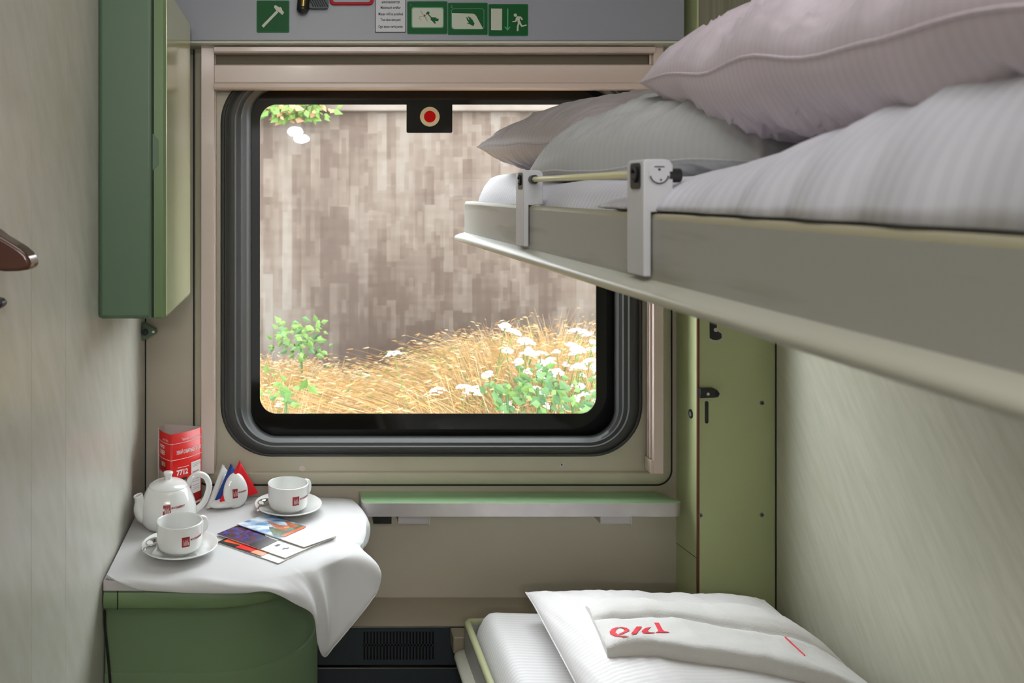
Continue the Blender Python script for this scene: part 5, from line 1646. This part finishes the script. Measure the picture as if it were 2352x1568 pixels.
while len(spots) < 74:
    px, py = rnd.uniform(1110, 1385), rnd.uniform(790, 945)
    if rnd.random() < 0.3 + 0.7 * (px - 1100) / 280: spots.append((px, py, rnd.choice((0, 2, 2))))
used = set()
for px, py, k in spots:
    first = k not in used; used.add(k)
    r_ = protos[k] if first else copy_tree(protos[k])
    r_.location = at(px, py, rnd.uniform(3.55, 3.9))
    r_.rotation_euler = (rnd.uniform(-0.25, 0.5), rnd.uniform(-0.3, 0.3), rnd.uniform(0, 6.28))
    s_ = rnd.uniform(0.55, 0.9); r_.scale = (s_, s_, s_)
    r_['category'] = 'flower'; r_['group'] = 'white wildflowers on the bank'
    r_['label'] = 'white flat-topped wildflower among the dry grass outside the window'

# ------------------------------------------------------------------ light
def area(name, loc, rot, sx, sy, power, col=(1, 1, 1), shape='RECTANGLE'):
    l = bpy.data.lights.new(name, 'AREA'); l.energy = power; l.color = col; l.shape = shape; l.size = sx; l.size_y = sy
    o = bpy.data.objects.new(name, l); COL.objects.link(o); o.location = loc; o.rotation_euler = rot
    return o
area('ceiling_lamp', (0.16, 0.75, ZC - 0.02), (0, 0, 0), 0.5, 0.9, 3.0, (0.98, 0.98, 1.0))
area('rear_top_fill', (0.2, YB + 0.12, 2.24), (math.radians(66), 0, 0), 1.0, 0.16, 6.5, (1.0, 0.98, 0.97))  # added fill light high behind the camera, clear of the glass reflection
area('corridor_lamp', (-0.038, YB + 0.03, 1.823), (math.radians(90), 0, 0), 0.092, 0.055, 2.5, (1.0, 0.98, 0.95), 'ELLIPSE')
area('corridor_lamp', (0.002, YB + 0.03, 1.778), (math.radians(90), 0, 0), 0.092, 0.046, 2.5, (1.0, 0.98, 0.95), 'ELLIPSE')
area('corridor_fill', (0.03, YB + 0.02, 1.05), (math.radians(90), 0, 0), 0.79, 1.6, 2.4, (0.97, 0.98, 1.0))  # added fill panel behind the camera, standing in for daylight from the corridor
sun = bpy.data.lights.new('sun', 'SUN'); sun.energy = 1.0; sun.angle = math.radians(8); sun.color = (1.0, 0.95, 0.86)
so_ = bpy.data.objects.new('sun', sun); COL.objects.link(so_); so_.rotation_euler = (math.radians(38), math.radians(12), 0)
w = bpy.data.worlds.new('world'); scene.world = w; w.use_nodes = True
bg = w.node_tree.nodes['Background']
bg.inputs['Color'].default_value = (0.90, 0.95, 1.0, 1); bg.inputs['Strength'].default_value = 8.2

# ------------------------------------------------------------------ camera
cam = bpy.data.cameras.new('camera'); co = bpy.data.objects.new('camera', cam); COL.objects.link(co)
co.location = (0, 0, H); co.rotation_euler = (math.radians(90), 0, 0)
cam.sensor_width = 36.0; cam.sensor_fit = 'HORIZONTAL'; cam.lens = FPX * 36.0 / 2352.0
cam.shift_x = (1176 - VPX) / 2352.0; cam.shift_y = -(784 - VPY) / 2352.0
cam.clip_start = 0.02; cam.clip_end = 60
cam.dof.use_dof = True; cam.dof.focus_distance = 1.85; cam.dof.aperture_fstop = 8.0
scene.camera = co
scene.view_settings.view_transform = 'Standard'; scene.view_settings.look = 'None'
scene.view_settings.exposure = 0.36; scene.view_settings.gamma = 1.0; scene.view_settings.use_curve_mapping = False
